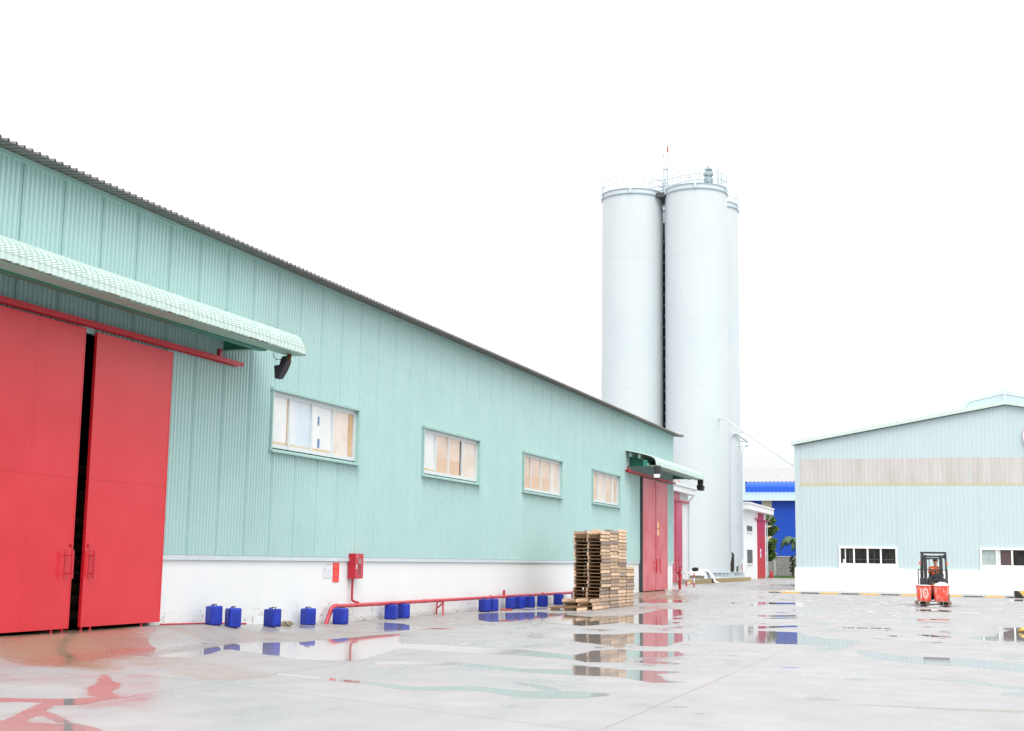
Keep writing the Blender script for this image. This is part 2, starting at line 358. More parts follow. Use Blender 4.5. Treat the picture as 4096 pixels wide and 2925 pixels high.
for args in [(6.02,0,6.02,90,.022),(11.92,0,11.92,90,.016),(17.8,0,17.8,90,.016),(.3,17.66,6.02,15.72,.020,.2,6.02),(6.02,15.72,11.92,13.0,.020,6.02,11.92),(11.92,13.0,17.8,10.6,.016,11.92,17.8)]+[(0,y_,40,y_,.03) for y_ in (27.5,39,51,63,75)]:
    v_ = jline(*args); jm = v_ if jm is None else mth(N, L, 'MAXIMUM', jm, v_)
base = mixc(N, L, mth(N, L, 'MULTIPLY', jm, mth(N, L, 'ADD', .15, mth(N, L, 'MULTIPLY', nA, .75))), base, (.14,.115,.10))
L.new(base, b.inputs['Base Color'])
film = sstep(N, L, mth(N, L, 'ADD', mth(N, L, 'MULTIPLY', noise(N, L, mapped(N, L, (.55,.30,1)), 1.0, 8, .66), 1.0), mth(N, L, 'MULTIPLY', nC, .3)), .60, .78)
rough = mth(N, L, 'SUBTRACT', mth(N, L, 'SUBTRACT', .62, mth(N, L, 'MULTIPLY', wetsoft, .12)), mth(N, L, 'MULTIPLY', film, .33))
rough = mth(N, L, 'SUBTRACT', rough, mth(N, L, 'MULTIPLY', damp, .22))
rm = nd(N, 'ShaderNodeMix', data_type='FLOAT'); L.new(wet, rm.inputs[0]); L.new(rough, rm.inputs[2]); rm.inputs[3].default_value = .035
L.new(rm.outputs[0], b.inputs['Roughness'])
sm_ = nd(N, 'ShaderNodeMix', data_type='FLOAT'); L.new(wet, sm_.inputs[0]); sm_.inputs[2].default_value = .30; sm_.inputs[3].default_value = .42
L.new(sm_.outputs[0], b.inputs['Specular IOR Level']); b.inputs['IOR'].default_value = 1.33
bh = mth(N, L, 'MULTIPLY', mth(N, L, 'ADD', mth(N, L, 'MULTIPLY', nF, .5), nB), mth(N, L, 'SUBTRACT', 1.0, wet))
bp = nd(N, 'ShaderNodeBump'); bp.inputs['Strength'].default_value = .25; bp.inputs['Distance'].default_value = .01; L.new(bh, bp.inputs['Height']); L.new(bp.outputs[0], b.inputs['Normal'])

# ---------------------------------------------------------------- ground
def smooth(a, b, x):
    t = min(1, max(0, (x-a)/(b-a))); return t*t*(3-2*t)
def gz(x, y):
    t = 1-smooth(.3, 1.7, x)
    return .27*(1-smooth(22.5, 31.5, y))*t + .2*smooth(58, 64, y)*(1-smooth(72, 78, y))*t

m, N, L, b = nodes('worn_white_brush'); M['brush'] = m
c = mixc(N, L, sstep(N, L, noise(N, L, mapped(N, L, (14,9,5)), 1.0, 8, .75), .50, .62), (.82,.62,.58), (.80,.20,.15))
L.new(c, b.inputs['Base Color']); b.inputs['Roughness'].default_value = .6

m, N, L, b = nodes('rusting_edge'); M['rustedge'] = m
c = mixc(N, L, sstep(N, L, noise(N, L, mapped(N, L, (1,1.6,6)), 1.6, 8, .7), .50, .58), (.36,.50,.45), (.17,.06,.022))
L.new(c, b.inputs['Base Color']); b.inputs['Roughness'].default_value = .8

PUD={
 'wA':[(0.84,20.12),(0.84,21.05),(1.25,22.12),(1.9,22.9),(2.93,23.81),(3.09,26.69),(3.37,27.68),(5.37,23.14),(5.9,20.01),(4.99,19.92),(2.73,21.53),(3.3,19.47),(2.77,19.25),(1.97,19.44),(1.26,19.85)],
 'wB1':[(6.25,11.29),(6.49,11.33),(6.65,11.27),(6.99,11.3),(7.18,11.26),(7.45,11.19),(7.63,11.01),(8.02,10.48),(7.23,10.11)],
 'wB2':[(4.64,12.83),(4.82,13.0),(5.1,13.06),(5.39,13.15),(5.65,13.3),(5.72,13.56),(5.97,13.67),(6.03,13.58),(5.95,13.24),(5.9,12.96),(5.62,12.85),(5.34,12.76),(5.13,12.64),(4.97,12.45)],
 'wB3':[(3.95,16.14),(4.6,15.16),(5.05,14.33),(5.58,13.66),(5.93,13.64),(5.57,14.07),(5.18,14.75),(4.96,15.11),(4.58,15.4),(4.07,16.07)],
 'wB4':[(5.54,13.06),(5.65,12.7),(5.95,12.01),(6.27,11.37),(6.52,11.07),(6.51,11.31),(6.17,12.04),(5.75,12.79)],
 'wB5':[(6.01,12.2),(6.4,11.92),(6.95,11.45),(7.29,11.24),(7.43,11.05),(7.14,11.2),(6.7,11.54),(6.24,11.91)],
 'wB6':[(5.66,12.8),(5.83,12.86),(5.97,13.02),(5.94,13.26),(5.99,13.19),(6.09,12.86),(5.95,12.7),(5.81,12.61)],
 'wC1':[(5.91,17.49),(7.81,16.75),(8.44,16.4),(9.27,16.89),(9.97,16.56),(10.55,16.83),(11.04,16.78),(11.1,16.53),(10.8,15.96),(10.23,15.78),(9.47,16.34),(8.64,15.96),(7.95,16.45),(6.1,17.16)],
 'wC2':[(9.48,17.67),(9.77,17.58),(10.28,16.97),(10.41,16.55),(9.87,17.26),(9.53,17.53)],
 'wC3':[(0.88,39.22),(2.07,41.8),(4.48,39.13),(5.32,41.24),(4.95,47.89),(5.7,46.59),(6.51,43.77),(6.53,40.72),(7.21,39.87),(6.95,38.36),(7.65,37.07),(7.54,35.32),(6.27,36.06),(5.82,33.58),(4.07,35.6),(3.09,34.29),(2.28,35.47)],
 'wC4':[(5.72,29.84),(6.7,29.85),(7.7,30.2),(7.96,31.35),(8.86,31.54),(9.25,30.99),(9.48,28.58),(9.54,26.43),(9.13,26.47),(8.63,27.39),(8.86,25.72),(8.4,26.31),(7.63,27.07),(6.74,27.85)],
 'wC5':[(8.69,24.53),(8.98,25.24),(9.45,24.89),(10.15,25.15),(10.49,24.11),(10.1,23.42),(9.64,23.15),(9.87,22.0),(9.34,21.69),(8.91,22.28),(7.94,22.61),(6.64,22.79),(5.08,23.4),(4.62,23.67),(4.19,24.58),(5.6,24.57),(7.46,24.05),(8.71,23.06),(8.7,24.03)],
 'wC6':[(9.3,21.07),(10.26,20.5),(10.97,20.55),(11.23,20.52),(10.89,20.0),(11.27,18.97),(11.59,18.8),(11.21,18.51),(10.59,19.2),(9.79,19.24),(9.05,19.32),(7.73,19.99),(6.47,19.66),(6.26,20.12),(7.48,20.63),(8.85,19.9),(9.57,20.12)],
 'wC7':[(10.01,22.45),(10.31,22.53),(10.77,22.19),(10.8,22.05),(10.42,22.03),(10.09,22.16)],
 'wC8':[(1.01,59.63),(1.74,59.72),(3.23,58.68),(3.74,56.26),(3.16,53.57),(2.19,54.78)],
 'wC9':[(0.57,32.43),(1.46,32.0),(2.79,30.46),(3.7,30.54),(3.81,30.25),(3.08,29.75),(2.75,29.08),(2.27,28.75)],
 'wD1':[(8.44,36.24),(9.47,36.48),(10.13,36.45),(10.81,37.43),(11.24,37.24),(10.28,35.42),(9.89,33.98),(11.28,33.68),(11.65,32.37),(12.19,31.29),(12.97,30.79),(12.94,29.23),(12.9,27.29),(12.65,26.88),(12.64,28.19),(11.89,28.76),(11.28,28.61),(10.75,28.75),(9.94,28.86),(9.38,28.38),(8.85,30.88),(9.54,30.61)],
 'wD2':[(13.18,27.46),(13.52,27.16),(14.17,26.12),(15.24,26.08),(16.18,25.0),(16.69,24.36),(16.6,22.66),(16.12,23.19),(15.25,23.92),(14.51,24.24),(13.59,25.12)],
 'wD3':[(14.54,21.23),(15.28,21.11),(15.69,20.57),(16.28,20.22),(16.26,19.73),(15.69,20.11),(15.28,20.73),(14.54,21.12)],
 'wD4':[(15.73,19.22),(16.01,19.53),(16.26,19.77),(16.22,18.64),(15.99,18.73),(15.8,18.92)],
 'wD5':[(13.36,17.08),(13.6,18.16),(13.59,17.55),(13.84,17.32),(13.8,17.16),(13.53,17.12)],
 'wD6':[(13.97,16.83),(14.45,16.92),(15.31,16.97),(16.15,17.1),(16.14,16.79),(15.31,16.69),(14.45,16.78),(13.98,16.77)],
 'wD7':[(15.18,33.73),(15.79,34.73),(15.96,36.84),(16.64,40.55),(17.17,41.44),(16.79,32.25),(16.39,32.32),(15.9,32.2),(15.35,32.99)],
 'wE0':[(12.01,37.24),(13.22,37.42),(13.25,36.97),(12.05,36.79)],
 'wE1':[(13.02,32.18),(13.19,32.19),(13.54,32.13),(13.56,31.8),(13.24,31.59),(13.04,31.92)],
 'wE2':[(13.45,33.49),(13.7,33.39),(13.73,32.89),(13.47,33.2)],
 'wE3':[(14.07,34.55),(14.4,34.42),(14.62,33.88),(14.63,33.59),(14.43,33.53),(14.09,34.17)],
 'wE4':[(13.19,53.85),(13.78,54.55),(14.47,53.41),(14.5,51.99),(13.86,51.99),(13.25,52.39)],
 'wE5':[(13.59,44.36),(14.59,44.79),(14.6,44.04),(13.62,43.74)],
 'wE6':[(12.61,43.11),(13.75,43.72),(13.78,43.11),(12.63,42.75)],
 'wE7':[(6.46,58.54),(7.23,58.88),(8.29,59.23),(8.54,57.2),(7.6,56.22),(6.71,56.98)],
 'wE8':[(8.76,43.64),(9.45,44.47),(9.99,45.2),(10.14,44.01),(9.6,43.32),(8.86,43.01)],
 'wE9':[(9.31,42.02),(10.24,43.13),(10.32,42.52),(9.4,41.44)],
 'wE10':[(4.92,56.69),(5.87,57.58),(6.09,56.27),(5.08,55.83)],
 'wE11':[(-0.05,107.5),(2.0,111.14),(2.76,104.92),(0.28,105.22)],
 'wE12':[(13.61,20.44),(13.76,20.78),(13.91,20.54),(13.91,20.44),(13.8,20.29),(13.62,20.33)],
 'wE13':[(12.45,15.03),(12.61,15.14),(12.65,14.93),(12.47,14.94)],
 'wE14':[(12.13,15.61),(12.23,15.68),(12.25,15.55),(12.15,15.53)],
 'wE15':[(13.86,18.32),(13.95,18.43),(13.96,18.26),(13.87,18.19)],
 'wE16':[(10.99,24.72),(11.29,24.78),(11.34,24.46),(11.03,24.52)],
 'wE17':[(11.05,23.52),(11.49,23.58),(11.58,23.07),(11.12,23.16)],
 'wE18':[(11.15,22.21),(11.62,22.86),(11.7,22.38),(11.23,21.76)],
 'wE19':[(12.43,22.31),(12.68,22.42),(12.7,22.25),(12.44,22.21)],
 'wE20':[(17.02,74.45),(18.6,75.35),(18.37,70.04),(16.95,71.1)],
 'dA':[(-1.87,20.11),(-1.45,20.55),(-1.01,21.07),(-0.87,22.17),(-0.63,22.79),(-0.07,22.68),(0.88,21.53),(1.83,19.94),(2.38,18.85),(2.37,18.49),(3.48,16.7),(2.92,16.92),(2.54,16.89),(1.23,17.32),(0.3,17.63)],
 'hA':[(-1.15,23.52),(-0.95,26.2),(-0.51,28.53),(0.16,30.89),(0.17,34.96),(3.78,26.75),(2.61,24.4),(0.84,22.74),(0.61,21.37)],
 'hD':[(2.42,18.43),(3.15,18.94),(4.23,18.24),(5.93,16.87),(5.72,16.29),(4.07,17.76)],
 'hB':[(-0.03,33.73),(0.19,34.89),(0.78,39.93),(1.16,44.63),(2.78,44.14),(2.9,49.26),(1.92,58.94),(4.6,48.62),(5.47,39.21),(5.39,34.31),(3.57,32.99),(1.8,29.76)],
 'dC':[(-1.22,68.77),(-1.39,73.33),(-1.12,76.29),(1.82,65.85),(4.15,55.28),(2.19,54.78)],
}
def build_ground():
    xs = np.concatenate([[-900,-300,-120,-60,-40,-30,-25,-20,-16], np.arange(-13,-1.5,.5), np.arange(-1.5,18.6,.1), [19,20,21,22,24,27,31,36,42,60,120,300,900]])
    ys = np.concatenate([[-400,-150,-60,-30,-15,-5,0,4,7], np.arange(9,26,.09), np.arange(26,50,.16), np.arange(50,90,.3), np.arange(90,182,1.0), [184,188,194,205,230,300,500,900,2000]])
    X, Y = np.meshgrid(xs, ys); nx, ny = len(xs), len(ys)
    def sm(a, b, x):
        t = np.clip((x-a)/(b-a), 0, 1); return t*t*(3-2*t)
    T = 1-sm(.3,1.7,X)
    Z = .27*(1-sm(22.5,31.5,Y))*T + .2*sm(58,64,Y)*(1-sm(72,78,Y))*T
    co = np.stack([X,Y,Z],-1).reshape(-1,3).astype(np.float32)
    px, py = X.ravel(), Y.ravel()
    def sdist(poly):
        n = len(poly); inside = np.zeros(len(px), bool); d = np.full(len(px), 1e9)
        for i in range(n):
            x1,y1 = poly[i]; x2,y2 = poly[(i+1)%n]
            c = ((y1>py)!=(y2>py)) & (px < (x2-x1)*(py-y1)/((y2-y1) if y2!=y1 else 1e-9)+x1); inside ^= c
            ex,ey = x2-x1,y2-y1; l = ex*ex+ey*ey+1e-12
            t = np.clip(((px-x1)*ex+(py-y1)*ey)/l,0,1); d = np.minimum(d, np.hypot(px-x1-t*ex, py-y1-t*ey))
        return np.where(inside, d, -d)
    wet = np.full(len(px), -1.0); damp = np.full(len(px), -1.0)
    for k, poly in PUD.items():
        near = max(.25, min(1.2, .02*np.mean([q[1] for q in poly])))
        if k[0] == 'w': wet = np.maximum(wet, np.clip(sdist(poly)/(.6*near)+.08, -1, 1))
        else: damp = np.maximum(damp, np.clip(sdist(poly)/1.4, -1, .8 if k[0] == 'd' else -.16))
    idx = np.arange(nx*ny).reshape(ny,nx)
    F = np.stack([idx[:-1,:-1],idx[:-1,1:],idx[1:,1:],idx[1:,:-1]],-1).reshape(-1,4)
    me = bpy.data.meshes.new('yard'); me.vertices.add(len(co)); me.vertices.foreach_set('co', co.ravel())
    nf = len(F); me.loops.add(nf*4); me.loops.foreach_set('vertex_index', F.ravel().astype(np.int32))
    me.polygons.add(nf); me.polygons.foreach_set('loop_start', np.arange(0,nf*4,4,dtype=np.int32)); me.polygons.foreach_set('loop_total', np.full(nf,4,np.int32))
    me.update(calc_edges=True); me.polygons.foreach_set('use_smooth', np.ones(nf,bool))
    for nm, arr in (('wet',wet),('damp',damp)):
        a = me.attributes.new(nm,'FLOAT','POINT'); a.data.foreach_set('value', arr.astype(np.float32))
    me.materials.append(M['ground']); o = bpy.data.objects.new('concrete_yard', me); COL.objects.link(o); o['kind'] = 'structure'
build_ground()

# ---------------------------------------------------------------- corrugated sheet
def sheet_profile(u0, u1, pitch, h, seam0=None, seamp=None):
    """(u, depth) polyline of trapezoid ribs, with a narrow dark lap groove at every sheet edge"""
    pts = []; n = int(math.ceil((u1-u0)/pitch))+2; s = u0 if seam0 is None else seam0 + math.floor((u0-seam0)/pitch)*pitch
    for i in range(n):
        a = s+i*pitch
        pts += [(a+pitch*.10,0),(a+pitch*.40,0),(a+pitch*.55,h),(a+pitch*.90,h)]
    if seamp:
        out = []; gr = []
        k = math.floor((u0-seam0)/seamp)-1
        while seam0+k*seamp < u1+seamp: gr.append(seam0+k*seamp); k += 1
        pts = [q for q in pts if all(abs(q[0]-x) > .024 for x in gr)]
        for x in gr: pts += [(x-.022,.004),(x-.017,-.065),(x+.017,-.065),(x+.022,.004)]
        pts.sort()
    def at(u):
        for (a,da),(b_,db) in zip(pts,pts[1:]):
            if a <= u <= b_: return da+(db-da)*((u-a)/(b_-a) if b_>a else 0)
        return 0
    return [(u0,at(u0))]+[q for q in pts if u0 < q[0] < u1]+[(u1,at(u1))]
def cladding(mb, u0, u1, z0, z1, place, pitch, h, seam0=None, seamp=None, mi=0):
    pr = sheet_profile(u0,u1,pitch,h,seam0,seamp)
    A = [place(u,d,z0 if not callable(z0) else z0(u)) for u,d in pr]; B = [place(u,d,z1 if not callable(z1) else z1(u)) for u,d in pr]
    mb.strip(A,B,mi)

# ================================================================ main warehouse (wall plane x=0, along +y)
wh = thing('warehouse', 'long mint green corrugated warehouse with white base wall and red sliding doors', 'warehouse', (0,40,0))
WIN = [(27.46,32.12),(36.55,41.33),(45.9,50.68),(55.15,59.8)]; WZ0, WZ1 = 4.11, 5.52
SP = 1.138; S0 = 18.55; PIT = SP/9; RH = .038
mb = MB(); pl = lambda u,d,z: (.012+d,u,z)
def cz(a,b_,z0,z1): cladding(mb,a,b_,z0,z1,pl,PIT,RH,S0,SP)
cz(9.5,18.0,1.66,8.52); cz(18.0,23.05,5.70,8.52); y = 23.05
for a,b_ in WIN: cz(y,a,1.66,8.52); cz(a,b_,1.66,WZ0); cz(a,b_,WZ1,8.52); y = b_
cz(y,64.0,1.66,8.52); cz(64.0,69.42,5.70,8.52); cz(69.42,71.38,1.66,8.52)
mb.build('wall_cladding', M['mint'], wh, fixn=False)
# screw heads in rows on the sheets
mb = MB(); rr = random.Random(3)
for zz in (2.35,3.55,5.75,7.0,7.95):
    y = 23.4
    while y < 52:
        if not (5.4 < zz < 6.0) and rr.random() < .28:
            mb.lathe([(.009,.040),(.007,.048)], (0,0,0), 6, 'x'); k = 12
            for i in range(len(mb.v)-12, len(mb.v)): v = mb.v[i]; mb.v[i] = (v[0], v[1]+y, v[2]+zz)
        y += PIT*3
o_screw = mb.build('screw_heads', M['dark'], wh); o_screw['kind'] = 'stuff'
mb = MB()
for a,b_ in ((9.5,18.0),(23.05,63.96),(69.45,71.38)): mb.box(-.22,-.004,a,b_,-.3,1.60)
mb.box(-.02,.05,23.05,23.12,.0,.0) if False else None
mb.build('base_wall', M['wallw'], wh)
mb = MB()
for a,b_ in ((9.5,18.0),(23.05,63.96),(69.45,71.38)): mb.box(0.0,.045,a,b_,1.555,1.655); mb.box(0.045,.052,a,b_,1.555,1.575)
mb.build('flashing_strip', M['flash'], wh)
mb = MB()
mb.box(-.06,.05,71.38,71.46,1.6,8.46); mb.build('corner_trim', M['minttrim'], wh)
# closed shell behind: end walls, back wall, floor
mb = MB(); GP = [(-.08,0),(-.08,8.48),(-10,9.45),(-20,8.48),(-20,0)]
mb.prism(GP, 71.25, 71.37, 'y'); mb.prism(GP, 9.5, 9.62, 'y'); mb.box(-20,-19.9,9.62,71.25,0,8.47); mb.box(-19.9,-.25,9.62,71.25,.1,.27)
mb.build('inner_shell', M['intr'], wh)
mb = MB()
for a,b_,z0,z1 in ((9.62,18.0,1.6,8.45),(18.0,23.05,5.72,8.45),(23.05,27.40,1.6,8.45),(59.86,64,1.6,8.45),(64,69.42,5.72,8.45),(69.42,71.2,1.6,8.45)): mb.box(-.20,-.16,a,b_,z0,z1)
mb.box(-.20,-.16,27.40,59.86,1.6,4.0); mb.box(-.20,-.16,27.40,59.86,5.62,8.45)
for (a,b_),(c,d) in zip(WIN,WIN[1:]): mb.box(-.20,-.16,b_+.06,c-.06,4.0,5.62)
mb.build('wall_lining', M['intr'], wh)
# roof: ribbed sheets with an eaves overhang
mb = MB(); pts = []; y = 9.2
while y < 71.9: pts += [(y,0),(y+.125,0),(y+.145,.05),(y+.175,.05),(y+.195,0)]; y += .2
for s in (0,1):
    A = [(.50,u,8.415+d) for u,d in pts] if s == 0 else [(-20.6,u,8.40+d) for u,d in pts]
    B = [(-10,u,9.47+d) for u,d in pts]; mb.strip(A,B)
rf = mb.build('roof', M['roofm'], wh, fixn=False, thick=.014)
mb = MB(); mb.box(.015,.10,9.5,71.4,8.36,8.44); mb.build('eaves_closure', M['minttrim'], wh)
mb = MB(); mb.prism([(.52,8.40),(-10,9.45),(-20.6,8.38),(-20.6,8.54),(-10,9.62),(.52,8.54)],71.9,71.93,'y'); mb.build('verge_trim', M['roofm'], wh)

# windows
def wh_window(i, a, b_, panes, muls):
    f = MB(); X0, X1 = -.10, .10; t = .042
    f.box(X0,X1,a,a+t,WZ0,WZ1); f.box(X0,X1,b_-t,b_,WZ0,WZ1)
    f.box(X0,X1+.015,a-.03,b_+.03,WZ1-.02,WZ1+.045)
    fr = f.build('window', M['minttrim'], wh)
    f = MB(); f.prism([(X0,WZ0+.06),(X0,WZ0-.05),(X1+.05,WZ0-.06),(X1+.05,WZ0-.015)],a-.03,b_+.06,'y'); f.build('sill', M['minttrim'], fr)
    e = MB(); ya, yb = a+t, b_-t-.12; z0, z1 = WZ0+.06, WZ1-.10
    e.box(-.06,.0,ya,yb+.12,z0,z0+.09); e.box(-.06,-.01,ya,yb+.12,z1-.03,WZ1-.02)
    e.box(-.06,.012,yb+.03,yb+.12,z0,z1)
    edges = [ya]+muls+[yb+.03]
    for q in muls: e.box(-.055,.015,q-.03,q+.03,z0,z1)
    e.build('mullion_frame', M['alu'], fr)
    for j in range(4):
        p_ = MB(); p_.box(-.045-.004*(j%2),-.035-.004*(j%2),edges[j]+.005,edges[j+1]-.005,z0+.09,z1-.03); p_.build('pane', M[panes[j]], fr)
    return fr, edges
w1, e1 = wh_window(0,*WIN[0],['pw','pb','pw','pq'],[28.45,29.62,30.77])
mb = MB(); mb.box(-.034,-.031,e1[4]-.26,e1[4]-.02,4.27,5.38); mb.build('stained_board', M['board'], w1); mb = MB(); mb.box(-.034,-.031,e1[1]-.07,e1[1]-.03,4.27,5.38); mb.build('stained_board', M['board'], w1)
tape = mat('blue_tape',(.13,.23,.42),.5)
for t_ in ((29.98,30.07,4.92,5.14),(30.00,30.11,4.36,4.58)): mb = MB(); mb.box(-.030,-.026,*t_); mb.build('blue_tape', tape, w1)
w2, e2 = wh_window(1,*WIN[1],['pw','pp','pp','pq'],[37.71,38.77,39.92])
mb = MB(); mb.box(-.034,-.030,e2[3]-.12,e2[3]-.04,4.30,5.36); mb.build('pane_gap', M['intr'], w2)
w3, e3 = wh_window(2,*WIN[2],['pp','pp','pp','pq'],[46.95,48.2,49.4])
mb = MB(); mb.box(-.034,-.030,e3[1]-.09,e3[1]-.04,4.30,5.36); mb.build('pane_gap', M['board'], w3)
w4, e4 = wh_window(3,*WIN[3],['pp','pq','pp','pq'],[56.2,57.45,58.6])
mb = MB(); mb.box(-.034,-.031,e4[4]-.45,e4[4]-.28,4.30,5.2); mb.build('stained_board', M['board'], w4)
w2['label'] = 'window of four panes, one white and three peach'; w1['label'] = 'window nearest the large red door with blue tape on a pane'

# sliding doors
def handle(par, x, y, z, s, matk='reddk', long=.50, out=.16):
    h = MB(); h.tube([(x+out,y,z-long/2),(x+out,y,z+long/2)],.026,8)
    for q in (-.16,.16): h.tube([(x,y+s,z+q),(x+out,y+s*.2,z+q),(x+out,y,z+q)],.011,8)
    h.box(x-.002,x+.008,y+s-.03,y+s+.03,z-.26,z+.26)
    return h.build('handle', M[matk], par)
def leaf(y0,y1,z0,z1,m,x0=.09,x1=.15,seamz=3.0,seams=()):
    d = MB(); g = .004
    ys = [y0]+list(seams)+[y1]
    d.box(x0,x1-.006,y0+.003,y1-.003,z0+.003,z1-.003)
    for a,b_ in zip(ys,ys[1:]):
        for c,e in ((z0,seamz),(seamz,z1)): d.box(x1-.0075,x1,a+(.0012 if a!=y0 else 0),b_-(.0012 if b_!=y1 else 0),c+(g if c!=z0 else 0),e-(g if e!=z1 else 0))
    d.box(x1-.02,x1+.004,y0-.002,y0+.03,z0-.002,z1+.002); d.box(x1-.02,x1+.004,y1-.03,y1+.002,z0-.002,z1+.002)
    return d.build('sliding_door', M[m], wh)
dl = leaf(17.55,20.36,.33,5.75,'red',seams=(19.05,)); handle(dl,.15,20.17,1.46,0,out=.15)
dr = leaf(20.70,23.2,.34,5.73,'red'); handle(dr,.15,20.86,1.46,0,out=.10)
for dd,yy in ((dl,20.30),(dr,20.80)):
    mb = MB(); mb.tube([(.154,yy,1.80),(.18,yy,1.80)],.03,8); mb.build('lock_eye', M['reddk'], dd)
for yy,dd in ((20.74,dr),(21.0,dr),(22.6,dr),(20.2,dl),(19.9,dl)): mb = MB(); mb.box(.10,.14,yy,yy+.03,.24,.34); mb.build('door_guide', M['reddk'], dd)
d1 = leaf(63.95,66.70,.24,5.72,'redpink',seams=(65.3,)); d2 = leaf(66.80,69.46,.24,5.72,'redpink',seams=(68.1,))
handle(d1,.15,66.30,1.45,0,long=.75,out=.14); handle(d2,.15,67.15,1.45,0,long=.75,out=.14)
mb = MB(); mb.box(.02,.17,63.80,63.93,.24,5.75); mb.build('door_jamb', M['dark'], wh)
for q in (3.35,2.98): mb = MB(); mb.box(.157,.162,67.05,67.22,q,q+.30); nt_ = mb.build('door_notice', M['paper'], d2); mb = MB(); mb.box(.157,.162,67.22,67.55,q,q+.30); mb.build('orange_notice', M['orangesticker'], d2)
for y0,y1,brk in ((13.0,25.82,(25.1,)),(60.7,71.1,(61.4,))):
    r_ = MB(); r_.prism([(.10,5.79),(.10,5.89),(.25,5.89),(.25,5.79),(.235,5.79),(.235,5.875),(.115,5.875),(.115,5.79)],y0,y1,'y')
    rl = r_.build('door_rail', M['reddk'], wh)
    r_ = MB()
    for y in brk: r_.box(.035,.098,y-.05,y+.05,5.80,6.09)
    r_.build('rail_bracket', M['reddk'], rl)

# canopies over the two doors
def canopy(y0, y1, brk, near):
    prof = [(.03,6.80),(.30,6.745),(.60,6.685),(.90,6.615),(1.15,6.545),(1.30,6.49),(1.40,6.43),(1.47,6.34),(1.505,6.22),(1.515,6.10)]
    mb = MB(); pts = []; y = y0
    while y < y1-.14: pts += [(y,0),(y+.075,0),(y+.10,.028),(y+.13,.028)]; y += .155
    pts.append((y1,0))
    rows = []
    for i,(x,z) in enumerate(prof):
        a = prof[max(i-1,0)]; b_ = prof[min(i+1,len(prof)-1)]; tx,tz = b_[0]-a[0], b_[1]-a[1]; l = math.hypot(tx,tz); nx_,nz_ = -tz/l, tx/l
        if nx_*0+nz_ < 0 and i < 6: nx_,nz_ = -nx_,-nz_
        if nx_ < 0: nx_,nz_ = -nx_,-nz_
        rows.append([(x+nx_*d,u,z+nz_*d) for u,d in pts])
    # crimps: fine transverse creases over the curved part
    full = []
    for i in range(len(rows)-1):
        n = 1 if prof[i][0] < .25 else 3
        for k in range(n):
            t = k/n; full.append([tuple(Vector(p).lerp(Vector(q),t)) for p,q in zip(rows[i],rows[i+1])])
            if prof[i][0] >= .25 and i < len(rows)-2:
                t2 = t+.9/n; cr = [tuple(Vector(p).lerp(Vector(q),t2)+Vector((.010,0,.012))) for p,q in zip(rows[i],rows[i+1])]; full.append(cr)
    full.append(rows[-1])
    for a,b_ in zip(full,full[1:]): mb.strip(a,b_)
    cp = mb.build('canopy', M['canopy'], wh, fixn=False, thick=.006)
    mb = MB(); mb.prism([(1.10,6.20),(1.10,6.075),(1.50,6.075),(1.50,6.088),(1.13,6.088),(1.13,6.20)],y0+.02,y1-.02,'y'); mb.build('edge_channel', M['soffit'], cp)
    mb = MB(); mb.box(.90,1.09,y0+.05,y1-1.02,6.05,6.34); mb.build('edge_purlin', M['green'], cp)
    for pb in ((.18,.30,6.52,6.70),(.62,.74,6.44,6.62)): mb = MB(); mb.box(pb[0],pb[1],y0+.15,y1-.1,pb[2],pb[3]); mb.build('purlin', M['soffit'], cp)
    mb = MB(); mb.box(1.514,1.524,y0+.02,y1-.02,6.088,6.108); mb.build('rusting_edge', M['rustedge'], cp)
    mb = MB(); y = y0+.1
    while y < y1: mb.box(1.520,1.530,y,y+.014,6.155,6.169); mb.box(.05,.075,y,y+.018,6.825,6.843); y += .31
    mb.build('screw_heads', M['dark'], cp)['kind'] = 'stuff'
    for y in brk:
        mb = MB(); mb.prism([(.05,6.10),(.05,6.62),(.25,6.60),(1.10,6.20),(1.10,6.10)],y-.006,y+.006,'y'); br = mb.build('bracket', M['green'], cp)
        mb = MB(); mb.box(.05,1.30,y-.05,y+.05,6.078,6.098); mb.build('bracket_flange', M['soffit'], br)
canopy(9.8,26.35,(25.3,12.0),False)
canopy(60.88,72.3,(61.75,71.3),True)
# sacks stacked in the dark behind the door gap
rr = random.Random(11); k = 0
for i,(nm) in enumerate(['first','second','third','fourth','fifth','sixth','seventh','eighth','ninth','tenth','eleventh','twelfth']):
    mb = MB(); z = .27+.27*i; cx_, cy_ = -2.2+rr.uniform(-.06,.06), 23.6+rr.uniform(-.1,.1)
    prof = [(-.40,.02),(-.36,.14),(-.15,.16),(.15,.16),(.36,.14),(.40,.02)]
    for s_ in range(2):
        oy = cy_+(s_-.5)*.92
        mb.tube([(cx_,oy+h*1.1,z+.135) for h,r_ in prof],[r_*1.0 for h,r_ in prof],10)
        break
    for i_ in range(len(mb.v)): v = mb.v[i_]; mb.v[i_] = (cx_+(v[0]-cx_)*1.9, v[1], v[2])
    o = mb.build('sack', M['sack'], None, org=(cx_,cy_,z), smooth=60)
    tag(o, 'brown sack in the dark door gap, %s from the floor in its pile' % nm, 'sack', 'sacks piled inside the warehouse')

